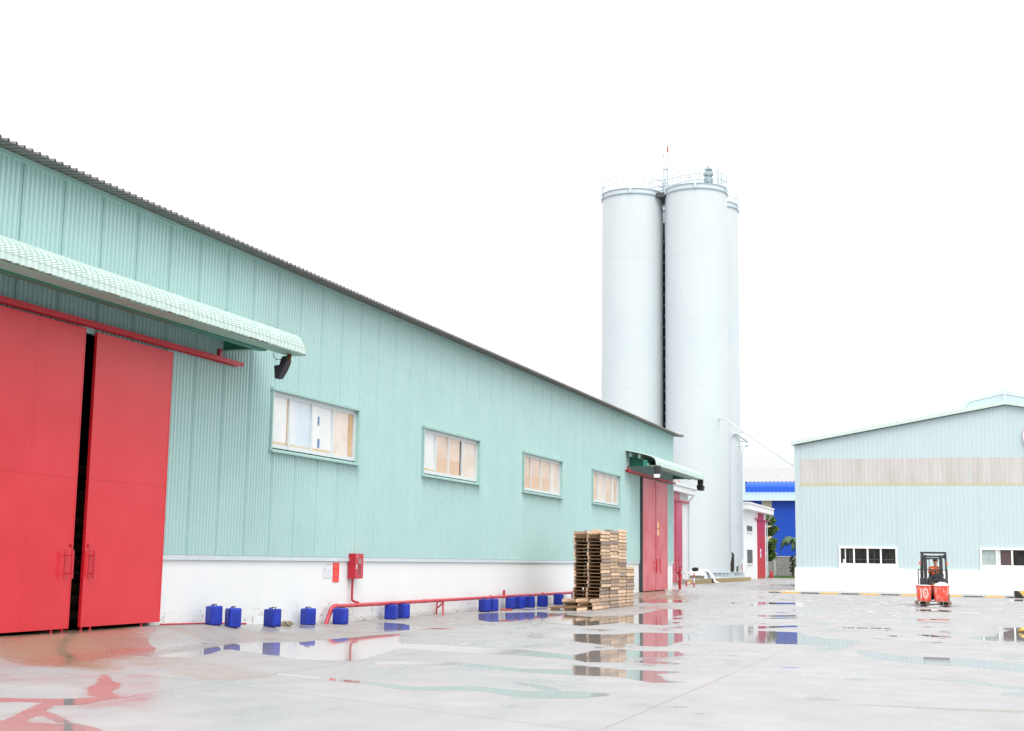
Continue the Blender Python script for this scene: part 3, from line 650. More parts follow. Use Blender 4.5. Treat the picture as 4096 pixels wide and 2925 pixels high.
# ================================================================ floodlights on the canopies
def floodlight(name, label, loc, rot, glass_out):
    t = thing(name, label, 'floodlight', loc); t.rotation_euler = rot; t['group'] = 'floodlights hanging from the canopies'
    mb = MB(); mb.tube([(-.16,0,-.22),(-.16,0,-.06),(-.12,0,-.01),(.12,0,-.01),(.16,0,-.06),(.16,0,-.22)],.012,6); mb.lathe([(.03,-.01),(.03,.03)],n=8); mb.build('yoke', M['rust'] if not glass_out else M['blackpt'], t, org=(0,0,0))
    mb = MB(); mb.box(-.145,.145,-.08,.06,-.34,-.10); mb.prism([(-.12,-.10),(.12,-.10),(.09,-.06),(-.09,-.06)],-.06,.05,'y'); mb.build('ballast_housing', M['blackpt'], t, org=(0,0,0), bevel=.02)
    mb = MB(); mb.add([(-.11,-.06,-.33),(.11,-.06,-.33),(.11,.06,-.33),(-.11,.06,-.33),(-.19,-.15,-.40),(.19,-.15,-.40),(.19,.10,-.40),(-.19,.10,-.40),(-.16,-.15,-.64),(.16,-.15,-.64),(.16,.05,-.64),(-.16,.05,-.64)],
        [(0,3,2,1),(0,1,5,4),(1,2,6,5),(2,3,7,6),(3,0,4,7),(4,5,9,8),(5,6,10,9),(6,7,11,10),(7,4,8,11),(8,9,10,11)])
    mb.build('reflector_housing', M['blackpt'], t, org=(0,0,0), bevel=.012)
    mb = MB(); mb.box(-.15,.15,-.158,-.150,-.61,-.43); mb.build('glass', M['lamp_glass'], t, org=(0,0,0))
    mb = MB(); mb.bar((-.175,-.16,-.42),(.175,-.16,-.42),.03,.03); mb.bar((-.15,-.16,-.63),(.15,-.16,-.63),.03,.03); mb.bar((-.17,-.16,-.42),(-.15,-.16,-.63),.03,.03); mb.bar((.17,-.16,-.42),(.15,-.16,-.63),.03,.03); mb.build('glass_frame', M['redsign'] if False else M['dark'], t, org=(0,0,0))
    return t
f1 = thing('floodlight', 'black floodlight with a drooping hood hanging from the near end of the large canopy', 'floodlight', (1.27,25.95,6.10), 0, 'floodlights hanging from the canopies')
mb = MB(); mb.bar((0,0,.02),(.03,0,-.16),.04,.05); mb.bar((.06,.02,.0),(.05,.02,-.15),.02,.04); mb.lathe([(.03,-.03),(.03,.03)],(.03,0,-.17),10,'y'); mb.build('yoke', M['rust'], f1, org=(0,0,0))
mb = MB(); mb.prism([(-.10,-.09),(.02,-.08),(.05,-.20),(-.03,-.26),(-.15,-.28),(-.16,-.24)],-.09,.09,'y'); mb.build('ballast_housing', M['blackpt'], f1, org=(0,0,0), bevel=.012)
mb = MB(); mb.add([(.03,-.11,-.20),(.03,.11,-.20),(-.13,.11,-.27),(-.13,-.11,-.27),(-.04,-.13,-.36),(-.04,.13,-.36),(-.27,.13,-.30),(-.27,-.13,-.30),(-.15,-.11,-.56),(-.15,.11,-.56),(-.25,.11,-.58),(-.25,-.11,-.58)],
    [(0,1,2,3),(0,4,5,1),(1,5,6,2),(2,6,7,3),(3,7,4,0),(4,8,9,5),(5,9,10,6),(6,10,11,7),(7,11,8,4),(8,11,10,9)])
mb.build('hood', mat('black_hood',(.03,.03,.038),.7), f1, org=(0,0,0), bevel=.01)
mb = MB(); mb.tube([(-.30,-.10,.0),(-.30,-.10,-.09),(-.24,-.08,-.16),(-.15,-.05,-.15),(-.08,-.02,-.10)],.008,6); mb.build('cable', M['dark'], f1, org=(0,0,0))
floodlight('floodlight', 'black floodlight with its pale glass facing out under the far canopy', (1.52,61.15,6.10), (R(-8),0,R(8)), True)
floodlight('floodlight', 'black floodlight hanging from the outer far end of the far canopy', (1.40,72.1,6.16), (R(6),0,R(170)), False)

# ================================================================ fire pipe, hose cabinet, signs
fp = thing('fire_pipe', 'long dark red fire water pipe running low along the white base wall', 'pipe', (.22,30.6,0))
mb = MB(); mb.tube([(.22,31.0,.435),(.22,51.7,.40)],.050,14)
for y in (36.5,42.2,47.8): mb.tube([(.22,y,.427),(.22,y+.10,.427)],.058,14)
mb.build('pipe_run', M['redpipe'], fp, smooth=40)
mb = MB(); mb.tube([(.22,31.05,.435),(.22,30.85,.44),(.22,30.72,.43),(.20,30.62,.37),(.19,30.56,.28),(.19,30.40,.05),(.19,30.30,-.1)],[.052,.062,.064,.062,.054,.050,.050],14); mb.build('pipe_elbow', M['redpipe'], fp, smooth=50)
mb = MB(); mb.tube([(.10,31.98,1.12),(.10,31.98,.62),(.10,31.99,.56),(.13,32.06,.52),(.20,32.14,.50),(.22,32.2,.44)],.03,10); mb.build('riser_pipe', M['redcab'], fp, smooth=50)
mb = MB()
for s in (0,.34): mb.bar((.10+s*.9,37.85-s*.9,.40),(.06+s*1.15,37.9-s*1.25,-.02),.04,.04)
mb.bar((.05,37.95,.385),(.45,37.5,.385),.05,.04); mb.bar((.12,37.85,.20),(.42,37.53,.36),.035,.035); mb.build('pipe_support', M['redpipe'], fp)
mb = MB(); mb.lathe([(.10,-.012),(.125,-.012),(.125,.012),(.10,.012)],(.20,43.6,.52),18,'x'); mb.bar((.20,43.5,.52),(.20,43.7,.52),.02,.02); mb.bar((.20,43.6,.42),(.20,43.6,.62),.02,.02); mb.lathe([(.025,.0),(.025,.1)],(.20,43.6,.42),8); mb.build('valve_wheel', M['redpipe'], fp)
hc = thing('hose_cabinet', 'dark red fire hose cabinet with a glazed door on the white base wall', 'cabinet', (.02,32.1,1.11))
mb = MB(); mb.box(.02,.205,31.86,32.37,1.11,1.755); mb.build('cabinet_body', M['redcab'], hc, bevel=.006)
mb = MB(); mb.box(.207,.222,31.875,32.355,1.125,1.74); cd = mb.build('cabinet_door', mat('cabinet_door_red',(.52,.03,.05),.35), hc, bevel=.004)
mb = MB(); n = 8
arc = [(32.03+.085*cos(pi*k/n)*1, 1.60+.05*sin(pi*k/n)) for k in range(n+1)]; arc2 = [(32.03-.085*cos(pi*k/n), 1.26-.05*sin(pi*k/n)) for k in range(n+1)]
arc = [(y+.1,z) for y,z in arc]; arc2 = [(y+.1,z) for y,z in arc2]
mb.prism(arc+arc2,.223,.226,'x'); mb.build('door_glass', mat('hose_glass',(.34,.34,.36),.12,(.22,.05,.06),4), cd)
mb = MB(); mb.box(.226,.2285,32.06,32.20,1.34,1.50); mb.box(.226,.229,32.06,32.20,1.24,1.33); mb.build('hose_coil', mat('hose_coil',(.30,.04,.05),.7), cd)
mb = MB(); mb.box(.223,.232,31.91,31.97,1.36,1.47); mb.build('latch', M['palesteel'], cd)
mb = MB()  # painted digit 5 on the door
for a,b_ in (((31.99,1.715),(31.955,1.715)),((31.955,1.715),(31.955,1.693)),((31.955,1.693),(31.985,1.690)),((31.985,1.690),(31.985,1.665)),((31.985,1.665),(31.955,1.665))): mb.bar((.2235,a[0],a[1]),(.2235,b_[0],b_[1]),.004,.008)
mb.build('painted_number', M['paper'], cd)
rs = thing('red_sign', 'narrow bright red notice sheet on the white wall beside the hose cabinet', 'sign', (.0,31.2,1.03))
mb = MB(); mb.box(.0,.012,31.03,31.37,1.03,1.515); mb.build('panel', M['redsign'], rs)
mb = MB(); 
for k,zz in enumerate((1.475,1.44,1.405,1.30,1.26,1.22,1.18,1.12,1.08)): mb.box(.0125,.0135,31.07+.02*(k%3),31.33-.03*(k%2),zz,zz+.012)
mb.build('lettering', mat('pale_red_ink',(.85,.22,.20),.5), rs)
ns = thing('notice_board', 'faded white notice with pale writing left of the red sheet', 'sign', (.0,30.75,1.15))
mb = MB(); mb.box(.0,.010,30.48,30.98,1.14,1.50); mb.build('panel', mat('faded_board',(.70,.73,.75),.6), ns)
mb = MB(); mb.box(.0105,.0115,30.58,30.92,1.455,1.475)
for a,b_ in (((30.53,1.38),(30.53,1.28)),((30.53,1.38),(30.59,1.37)),((30.59,1.37),(30.59,1.33)),((30.59,1.33),(30.53,1.33)),((30.53,1.28),(30.60,1.285))): mb.bar((.011,*a),(.011,*b_),.004,.012)
mb.build('pink_lettering', M['pinkink'], ns)
mb = MB()
for a,b_ in (((30.65,1.33),(30.69,1.29)),((30.69,1.29),(30.73,1.34)),((30.77,1.36),(30.78,1.28)),((30.82,1.35),(30.83,1.28)),((30.87,1.34),(30.87,1.29)),((30.87,1.34),(30.92,1.38))): mb.bar((.011,*a),(.011,*b_),.004,.012)
mb.box(.0105,.0115,30.56,30.9,1.21,1.225); mb.build('blue_lettering', M['blueink'], ns)
gp = thing('ground_pipe', 'thin red pipe lying at the wall foot beside the big red door', 'pipe', (.10,24.0,.27))
mb = MB(); mb.tube([(.10,23.3,gz(.1,23.3)+.02),(.13,24.2,gz(.13,24.2)+.02),(.12,25.2,gz(.12,25.2)+.02),(.13,26.6,gz(.13,26.6)+.02)],.018,8); mb.build('pipe', M['redpipe'], gp, smooth=50)

# ================================================================ blue jerrycans
CANL = ['blue jerrycan nearest the big red door, first of the row along the white wall',
 'blue jerrycan second from the big red door, beside the first one',
 'blue jerrycan standing just left of the brown stone',
 'blue jerrycan standing just right of the brown stone',
 'blue jerrycan in front of the bent end of the red fire pipe',
 'blue jerrycan left one of the pair right of the hose cabinet riser',
 'blue jerrycan right one of the pair right of the hose cabinet riser',
 'front blue jerrycan of the touching pair left of the red brick',
 'rear blue jerrycan of the touching pair left of the red brick',
 'blue jerrycan right of the red brick, left of the touching pair under the valve wheel',
 'blue jerrycan right one of the touching pair under the red valve wheel',
 'blue jerrycan alone just right of the pair under the red valve wheel',
 'blue jerrycan standing alone left of the pallet lying flat',
 'blue jerrycan just behind the pallet lying flat on the ground',
 'blue jerrycan mostly hidden behind the protruding low pallets']
CANP = [(.40,24.80,-35),(.69,25.08,-38),(.74,26.67,-22),(.30,29.2,-30),(.46,30.62,-12),(.30,34.05,8),(.30,34.85,-25),(.55,40.75,-30),(.58,41.42,-25),(.30,44.0,20),(.42,44.62,-28),(.52,45.4,-22),(.62,46.6,-20),(.40,49.3,-18),(.42,51.6,-15)]
def jerrycan(loc, rz, label):
    t = thing('jerrycan', label, 'jerrycan', loc, rz, 'blue jerrycans along the white wall')
    hw, hd = .165, .13
    bm = bmesh.new(); bmesh.ops.create_cube(bm, size=1); 
    for v in bm.verts: v.co = Vector((v.co.x*2*hw, v.co.y*2*hd, (v.co.z+.5)*.40))
    bmesh.ops.bevel(bm, geom=[e for e in bm.edges], offset=.045, segments=4, profile=.6, affect='EDGES')
    # shoulder step and moulded side recess
    for v in bm.verts:
        if v.co.z > .37 and v.co.x < -.03 and abs(v.co.y) < .2: v.co.z -= .012
    me = bpy.data.meshes.new('body'); bm.to_mesh(me); bm.free(); me.materials.append(M['blue']); me.polygons.foreach_set('use_smooth',[True]*len(me.polygons)); me.set_sharp_from_angle(angle=R(45))
    o = bpy.data.objects.new('body', me); COL.objects.link(o); o.parent = t
    mb = MB()
    for s in (-1,1): mb.box(s*(hw+.001)-.006,s*(hw+.001)+.006,-.07,.07,.07,.30)
    mb.box(-.09,.09,-hd-.006,-hd+.004,.08,.085); mb.box(-.10,.10,-hd-.005,-hd+.004,.285,.30); mb.box(-.10,-.085,-hd-.005,-hd+.004,.09,.285); mb.box(.085,.10,-hd-.005,-hd+.004,.09,.285)
    p = mb.build('moulded_rib', M['blue'], t, org=(0,0,0), bevel=.003)
    mb = MB(); mb.bar((-.02,0,.39),(-.02,0,.422),.026,.018); mb.bar((.09,0,.39),(.09,0,.422),.026,.018); mb.bar((-.03,0,.426),(.10,0,.426),.03,.016)
    mb.build('handle', M['navy'] , t, org=(0,0,0), bevel=.006)
    mb = MB(); mb.lathe([(.028,.38),(.028,.415),(.024,.42)],(-.09,0,0),14); mb.build('cap', M['blue'], t, org=(0,0,0), smooth=40)
    return t
c0 = None
for (x,y,a),lb in zip(CANP,CANL):
    if c0 is None: c0 = jerrycan((x,y,gz(x,y)), R(a), lb)
    else: dup(c0, (x,y,gz(x,y)), (0,0,R(a)), lb)
mb = MB(); bm = bmesh.new(); bmesh.ops.create_icosphere(bm, subdivisions=3, radius=1); rr = random.Random(5)
from mathutils import noise as mnoise
for v in bm.verts:
    q = v.co.normalized(); s = 1+.35*mnoise.noise(q*1.9)+.12*mnoise.noise(q*6); v.co = Vector((q.x*.17*s, q.y*.13*s, max(-.3,q.z)*.085*s+.03))
me = bpy.data.meshes.new('stone'); bm.to_mesh(me); bm.free(); me.materials.append(M['stone']); o = bpy.data.objects.new('stone', me); COL.objects.link(o); o.location = (.58,27.62,gz(.58,27.62)); tag(o,'rough brown stone on the ground between two blue jerrycans','stone')
mb = MB(); mb.box(-.20,.20,-.06,.06,0,.055); o = mb.build('brick', M['brick'], None, org=(0,0,0), bevel=.006); o.location = (.78,42.2,gz(.78,42.2)); o.rotation_euler = (0,0,R(35)); tag(o,'red brick lying on the wet ground beside the blue jerrycans','brick')

# ================================================================ pallets
def pallet(loc, label, deck_up=False):
    t = thing('wooden_pallet', label, 'pallet', loc, 0, 'wooden pallets stacked by the far red door')
    zz = (lambda a,b_: (.122-b_,.122-a)) if deck_up else (lambda a,b_: (a,b_))
    mb = MB(); z0,z1 = zz(0,.022)
    rr = random.Random(2); y = 0.0
    for k in range(7): wd = rr.uniform(.095,.115); mb.box(-.51,.51,y,y+wd,z0,z1); y += (1.10-.105)/6
    mb.build('deck', M['woodd'], t, org=(0,0,0))
    z0,z1 = zz(.022,.1205)
    for x in (-.485,0,.485): mb = MB(); mb.box(x-.027,x+.027,0,1.10,z0,z1); mb.build('stringer', M['wood'], t, org=(0,0,0), bevel=.004)
    return t
ORD = ['first','second','third','fourth','fifth','sixth','seventh','eighth','ninth','tenth','eleventh','twelfth','thirteenth','fourteenth','fifteenth','sixteenth','seventeenth','eighteenth','nineteenth','twentieth','twenty-first','twenty-second','twenty-third','twenty-fourth']
proto = pallet((2.44,43.18,0),'wooden pallet lying flat deck up on the wet ground in front of the stacks',True)
# a copy of the boards the other way up serves the stacks
stk = pallet((2.66,44.33,0),'lowest pallet of the low pile of three before the stacks')
def gpal(src, x, y, z, rz, label, grey, dz=0):
    o = dup(src,(x,y,z),(0,0,rz),label)
    for i,ch in enumerate([c for c in o.children if c.name.startswith('stringer')]):
        if grey(i):
            ch.data = greyst[ch.data.name.split('.')[0]+str(i)] if False else ch.data
    return o
rr = random.Random(21)
dup(stk,(2.62,44.36,.122),(0,0,R(.8)),'middle pallet of the low pile of three before the stacks'); dup(stk,(2.56,44.30,.244),(0,0,R(-.6)),'top pallet of the low pile of three before the stacks')
for (xr,y0,n,nm) in ((3.12,45.5,22,'front tall stack'),(3.13,46.66,22,'second tall stack from the front'),(3.12,47.80,23,'third tall stack from the front'),(3.14,48.96,12,'short rearmost stack')):
    sx_ = 0
    for k in range(n):
        if k % 6 == 0: sx_ = rr.uniform(-.018,.018)
        jx, jy = sx_+rr.uniform(-.022,.022), rr.uniform(-.02,.02)
        lab = 'wooden pallet, %s from the top of the %s' % (ORD[n-1-k], nm)
        dup(stk,(xr-.51+jx,y0+jy,(.1245 if nm.startswith('second') else .122)*k),(0,0,R(rr.uniform(-.5,.5))),lab)
# some weathered grey stringers among the fresh ones
gm = {}
for o in bpy.data.objects:
    if o.name.startswith('stringer') and rr.random() < .22:
        if o.data not in gm: m2 = o.data.copy(); m2.materials[0] = M['woodg']; gm[o.data] = m2
        o.data = gm[o.data]
# ================================================================ hydrant and striped guard rail
hy = thing('standpipe', 'red fire standpipe with valve on top beside the far end of the warehouse', 'standpipe', (-.37,75,gz(-.37,75)))
zb = gz(-.37,75)
mb = MB(); mb.lathe([(.15,0),(.15,.03),(.075,.04),(.075,.80),(.095,.81),(.095,.86),(.07,.88),(.065,1.06),(.10,1.08),(.10,1.11),(.05,1.14),(.03,1.2)],(-.37,75,zb),16); mb.build('barrel', M['reddk'], hy, smooth=40)
mb = MB(); mb.tube([(-.50,74.98,zb+.98),(-.24,74.98,zb+.98)],.05,10); mb.lathe([(.07,-.03),(.07,.03)],(-.52,74.98,zb+.98),12,'x'); mb.build('outlet', M['reddk'], hy, smooth=40)
mb = MB(); mb.lathe([(.095,-.03),(.095,.03)],(-.20,74.95,zb+.98),16,'y'); mb.build('outlet_cap', M['paper'], hy, smooth=40)
mb = MB(); mb.lathe([(.11,1.25),(.125,1.26),(.11,1.28)],(-.37,75,zb),14); mb.lathe([(.02,1.1),(.02,1.3)],(-.37,75,zb),8); mb.build('valve_wheel', M['dark'], hy)
gr = thing('guard_rail', 'red and white striped pipe guard rail around the standpipe', 'guard rail', (0,75,gz(0,75)))
def striped(a, b_, segs, r=.035):
    mb = MB(); a, b_ = Vector(a), Vector(b_)
    t0 = 0
    for t1, mi in segs: mb.tube([a.lerp(b_,t0), a.lerp(b_,t1)], r, 8, mi=mi); t0 = t1
    return mb
SM = [M['white'], M['reddk']]
striped((0,75,-.05),(0,75,1.08),[(.30,0),(.62,1),(1,0)]).build('post', SM, gr)
striped((.37,75.3,-.05),(.37,75.3,1.10),[(.26,0),(.48,1),(.74,0),(1,1)]).build('post', SM, gr)
striped((-.78,76.6,0),(-.78,76.6,1.08),[(.30,0),(.55,1),(.75,0),(1,1)]).build('post', SM, gr)
striped((-.82,76.6,1.06),(.02,75,1.06),[(.12,1),(.36,0),(.40,1),(.58,1),(1,0)]).build('rail', SM, gr)
striped((0,75,1.06),(.37,75.3,1.07),[(.45,0),(.55,1),(1,0)]).build('rail', SM, gr)
striped((0,75,.50),(.37,75.3,.50),[(.5,0),(1,1)],.025).build('rail', SM, gr)

# ================================================================ small white pump house
ph = thing('pump_house', 'small white flat roofed building with a red sliding door just beyond the warehouse', 'building', (-9,103,0))
mb = MB(); mb.box(-13,-6.3,97,106.3,-.2,6.95); mb.build('wall', M['white'], ph)
mb = MB(); mb.box(-13.5,-5.72,96.4,106.8,6.95,7.02); mb.box(-13.5,-5.72,96.4,106.8,7.02,7.48); mb.box(-13.5,-5.62,96.3,106.9,7.40,7.55); mb.build('roof_slab', M['white'], ph)
for y0,y1 in ((98.2,100.98),(101.22,103.5)):
    mb = MB(); mb.box(-6.29,-6.20,y0,y1,.14,6.30); d = mb.build('sliding_door', M['redpink'], ph)
    mb = MB(); yy = y1-.35 if y0 < 100 else y0+.35
    mb.tube([(-6.06,yy,.95),(-6.06,yy,1.95)],.025,6); mb.tube([(-6.2,yy,1.1),(-6.06,yy,1.1)],.02,6); mb.tube([(-6.2,yy,1.8),(-6.06,yy,1.8)],.02,6); mb.build('handle', M['reddk'], d)
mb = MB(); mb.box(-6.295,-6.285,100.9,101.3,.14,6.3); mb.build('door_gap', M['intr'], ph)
mb = MB(); mb.box(-6.295,-6.22,98.4,102.75,6.42,6.92); mb.build('transom_panel', M['redpink'], ph)
mb = MB(); mb.box(-6.25,-6.08,97.5,105.8,6.28,6.40); mb.build('door_rail', M['reddk'], ph)
mb = MB(); mb.tube([(-5.85,106.05,6.98),(-5.85,106.05,6.85),(-6.0,106.1,6.65),(-6.2,106.15,6.5),(-6.22,106.15,6.3),(-6.22,106.15,.1)],.05,8); mb.build('downpipe', M['galv'], ph, smooth=50)
for y in (104.0,105.6):
    mb = MB(); mb.tube([(-6.9,y,7.5),(-6.9,y,9.2)],.03,6); mb.build('roof_post', M['redpink'], ph)

# ================================================================ plinth, tarp, tyre, yellow box
pb = thing('silo_plinth', 'low concrete silo plinth with a ribbed yellow brown edge', 'plinth', (-12,117,0))
mb = MB(); mb.box(-20,-5.22,103,130.2,-.2,.36); mb.build('slab', M['kerbgrey'], pb)
mb = MB(); mb.box(-5.22,-5.14,103,116.8,-.1,.34); mb.box(-5.22,-5.14,117.0,130.2,-.1,.34); mb.build('ribbed_edge', M['plinth'], pb)
mb = MB(); n = 14; rr = random.Random(8); V = []; F = []
for j in range(n+1):
    for i in range(n+1):
        u, v = i/n, j/n; x = -7.15+u*1.75; y = 108.4+v*2.8
        edge = min(u,1-u,v,1-v); hgt = .36+ .78*min(1,edge/.10)*(.72+.28*v) + .03*mnoise.noise(Vector((x*2,y*1.5,0)))
        if edge == 0: hgt = .37
        V.append((x,y,hgt))
for j in range(n):
    for i in range(n): a = j*(n+1)+i; F.append((a,a+1,a+n+2,a+n+1))
mb.add(V,F)
tp = mb.build('tarpaulin', M['tarp'], None, org=(-6.2,109.8,.36), smooth=60); tag(tp, 'white tarpaulin draped over goods on the silo plinth with a tyre on it', 'tarpaulin')
mb = MB(); V = []; F = []; path = [(-5.62,.98),(-5.42,.93),(-5.24,.78),(-5.10,.52),(-5.03,.30),(-4.95,.12),(-4.72,.03),(-4.55,.02)]; n = 10
for i,(x,z) in enumerate(path):
    for j in range(n+1):
        u = j/n; wv = mnoise.noise(Vector((i*.5,u*5,2)))*.07+.05*sin(u*17+i*.4)*(i/7); V.append((x+wv,109.55+.10*i+u*(1.15-.07*i),max(.012,z+wv*.5)))
for i in range(len(path)-1):
    for j in range(n): a_ = i*(n+1)+j; F.append((a_,a_+1,a_+n+2,a_+n+1))
mb.add(V,F)
mb.build('tail_fold', M['tarp'], tp, smooth=60)
mb = MB(); mb.box(-7.1,-5.42,108.33,108.39,.40,.62); mb.build('timber_edge', M['woodg'], tp)
mb = MB()
prof = [(.16,-.09),(.25,-.10),(.275,-.06),(.28,0),(.275,.06),(.25,.10),(.16,.09),(.145,.05),(.145,-.05),(.16,-.09)]
mb.lathe(prof,(0,0,0),24,'z',cap=False); ty = mb.build('tyre', M['rubber'], None, org=(0,0,0), smooth=50); ty.location = (-6.30,109.0,1.10); ty.rotation_euler = (R(14),0,0); tag(ty,'black tyre lying on the white tarpaulin','tyre')
mb = MB(); mb.prism([(-.10,0),(.10,0),(.11,.28),(-.11,.28)],-.1,.1,'y'); o = mb.build('yellow_box', M['yellow'], None, org=(0,0,0), bevel=.01); o.location = (-5.45,102.7,0); tag(o,'small yellow box at the near end of the ribbed silo plinth','box')

# ================================================================ silos
def silo(x, y, label, detail):
    t = thing('silo', label, 'silo', (x,y,.36), 0, 'tall pale grey storage silos')
    r = 2.91; H_ = 36.4
    mb = MB(); pr = [(r,.36)]; z = 1.9; cur = r
    while z < 35.8: nx = r-.006 if cur == r else r; pr += [(cur,z),(nx,z+.003)]; cur = nx; z += 3.1
    pr += [(cur,35.95)]; mb.lathe(pr,(x,y,0),72,cap=False); mb.build('shell', M['silo'], t, smooth=30)
    mb = MB(); mb.lathe([(r+.004,35.86),(r+.09,35.87),(r+.09,35.94),(r+.02,35.96),(r+.02,36.32),(r+.09,36.33),(r+.09,36.4),(r,36.41),(.4,37.2)],(x,y,0),72); mb.build('roof', M['silo'], t, smooth=25)
    mb = MB(); mb.lathe([(r+.092,35.85),(r+.10,35.86),(r+.10,35.945),(r+.092,35.95)],(x,y,0),72,cap=False); mb.lathe([(r+.092,36.33),(r+.10,36.335),(r+.10,36.405),(r+.092,36.41)],(x,y,0),72,cap=False); mb.build('rim_band', M['silorim'], t, smooth=30)
    mb = MB(); n = 20
    for k in range(n):
        a = 2*pi*k/n; px, py = x+(r+.02)*cos(a), y+(r+.02)*sin(a); mb.tube([(px,py,36.4),(px,py,37.55)],.032,5)
    for zz in (36.95,37.55): mb.tube([(x+(r+.02)*cos(2*pi*k/48),y+(r+.02)*sin(2*pi*k/48),zz) for k in range(49)],.032,5,cap=False)
    mb.build('railing', M['rail'], t)
    mb = MB()
    for k in range(3):
        a = R(-150+70*k); mb.obox((x+(r+.12)*cos(a),y+(r+.12)*sin(a),36.15),(.07*cos(a),.07*sin(a),0),(-.11*sin(a),.11*cos(a),0),(0,0,.26))
    mb.build('lifting_lug', M['palesteel'], t)
    mb = MB(); n = 40
    mb.lathe([(r+.28,.36),(r+.28,.42),(r+.02,.42)],(x,y,0),60,cap=False); mb.lathe([(r+.05,.78),(r+.16,.78),(r+.16,.82),(r+.02,.82)],(x,y,0),60,cap=False)
    for k in range(n):
        a = 2*pi*k/n; ca, sa = cos(a), sin(a); mb.obox((x+(r+.13)*ca,y+(r+.13)*sa,.60),(.12*ca,.12*sa,0),(-.015*sa,.015*ca,0),(0,0,.19))
    mb.build('base_ring', M['galv'], t)
    return t
s2 = silo(-8.6,121.8,'front right pale grey silo with a dark valve unit on its roof',1)
s1 = silo(-14.75,121.8,'front left pale grey silo partly hidden by the warehouse roof',0)
s3 = silo(-8.6,127.95,'pale grey silo behind on the right with pipes and a dark arched opening',0)
s4 = silo(-14.75,127.95,'rearmost pale grey silo seen only through the dark gap between the front two',0)
# roof piping and valve unit on the front silos
mb = MB()
for dy, z in ((-.4,37.45),(0,36.95),(.5,36.7)):
    mb.tube([(-13.2-dy*.6,121.2+dy,36.5),(-13.1-dy*.6,121.2+dy,z-.2),(-12.6,121.2+dy,z),(-11,121.2+dy,z+.02),(-9.6,121.2+dy,z+.30),(-8.2,121.2+dy,z+.42),(-7.6,121.2+dy,z+.25),(-7.4,121.2+dy,36.8)],.055,7)
mb.build('roof_pipe', M['rail'], s2, smooth=50)
mb = MB(); cx_, cy_ = -7.25, 121.0
mb.lathe([(.25,36.8),(.42,36.9),(.45,37.25),(.30,37.35),(.28,37.5),(.48,37.6),(.46,37.85),(.22,37.9),(.2,38.05),(.40,38.1),(.34,38.25),(.12,38.3),(.08,38.55)],(cx_,cy_,0),14); mb.box(-7.6,-7.45,120.8,121.0,36.7,37.9); mb.box(-7.05,-6.95,120.8,121.2,36.7,38.0)
mb.build('valve_unit', mat('valve_grey_green',(.16,.24,.26),.6,(.36,.44,.45),7), s2, smooth=30)
mb = MB(); mb.box(-6.5,-6.3,121.0,121.3,36.8,38.4); mb.box(-6.15,-5.95,121.0,121.2,36.8,37.8); mb.box(-9.1,-8.9,120.6,120.8,37.4,37.8); mb.build('control_box', M['palesteel'], s2)
for (nm,lb,x,y,h,tip) in (('mast','thin white mast with a red tip on the silo roofs, tallest of three',-11.25,121.5,40.45,1),('mast','white mast with a bracket left of the red tipped mast on the silo roofs',-11.62,121.4,40.0,2),('mast','faint thin aerial right of the red tipped mast on the silo roofs',-10.33,121.7,40.6,0)):
    t = thing('mast', lb, 'mast', (x,y,36.2), 0, 'masts on the silo roofs')
    mb = MB(); mb.tube([(x,y,35.8),(x,y,h)],[.06 if tip else .03,.035 if tip else .02],7); mb.build('pole', M['rail'], t)
    if tip == 1: mb = MB(); mb.lathe([(.07,h-.05),(.09,h+.1),(.07,h+.3)],(x,y,0),8); mb.build('beacon', M['redsign'], t); mb = MB(); mb.lathe([(.06,h+.3),(.03,h+.6)],(x,y,0),8); mb.build('beacon_cap', M['dark'], t)
    if tip == 2:
        mb = MB(); mb.prism([(x,h-.9),(x+.5,h-1.3),(x+.2,h-1.4),(x,h-1.35)],y-.15,y+.15,'y'); mb.box(x-.15,x+.1,y-.1,y+.1,h,h+.12); mb.build('dish_bracket', M['galv'], t)
        mb = MB()
        for k in range(12): mb.bar((x,y,36.6+.28*k),(x+.35,y+.1,36.6+.28*k),.02,.02)
        mb.build('rung', M['rail'], t)['kind'] = 'stuff'
mb = MB(); mb.box(-12.1,-11.25,120.3,123.3,35.7,36.1); br = mb.build('roof_bridge', M['darkgrey'], s2)
# caged stair in the dark gap between the silos
st = thing('access_ladder', 'dark steel ladder with steps in the narrow gap between the front silos', 'ladder', (-11.85,124.8,.36))
mb = MB(); mb.bar((-12.15,124.9,.3),(-12.15,124.9,37),.08,.08); mb.bar((-11.6,124.9,.3),(-11.6,124.9,37),.08,.08); mb.bar((-12.6,125.6,.3),(-12.6,125.6,34.5),.25,.25); mb.build('stile', M['darkgrey'], st)
mb = MB()
for k in range(90): mb.box(-12.15,-11.6,124.85,124.95,.7+.4*k,.74+.4*k)
mb.build('rung', M['darkgrey'], st)['kind'] = 'stuff'
mb = MB()
for k in range(30): z = 2+1.05*k; mb.prism([(-12.5,z),(-11.5,z+.55),(-11.5,z+.68),(-12.5,z+.13)],125.1,125.5,'y')
mb.build('stair_flight', M['palesteel'], st)['kind'] = 'stuff'
mb = MB(); mb.box(-12.7,-11.4,125.7,125.75,.4,33); mb.build('back_screen', M['dark'], st)  # dark sheet standing in for the shade between the silos
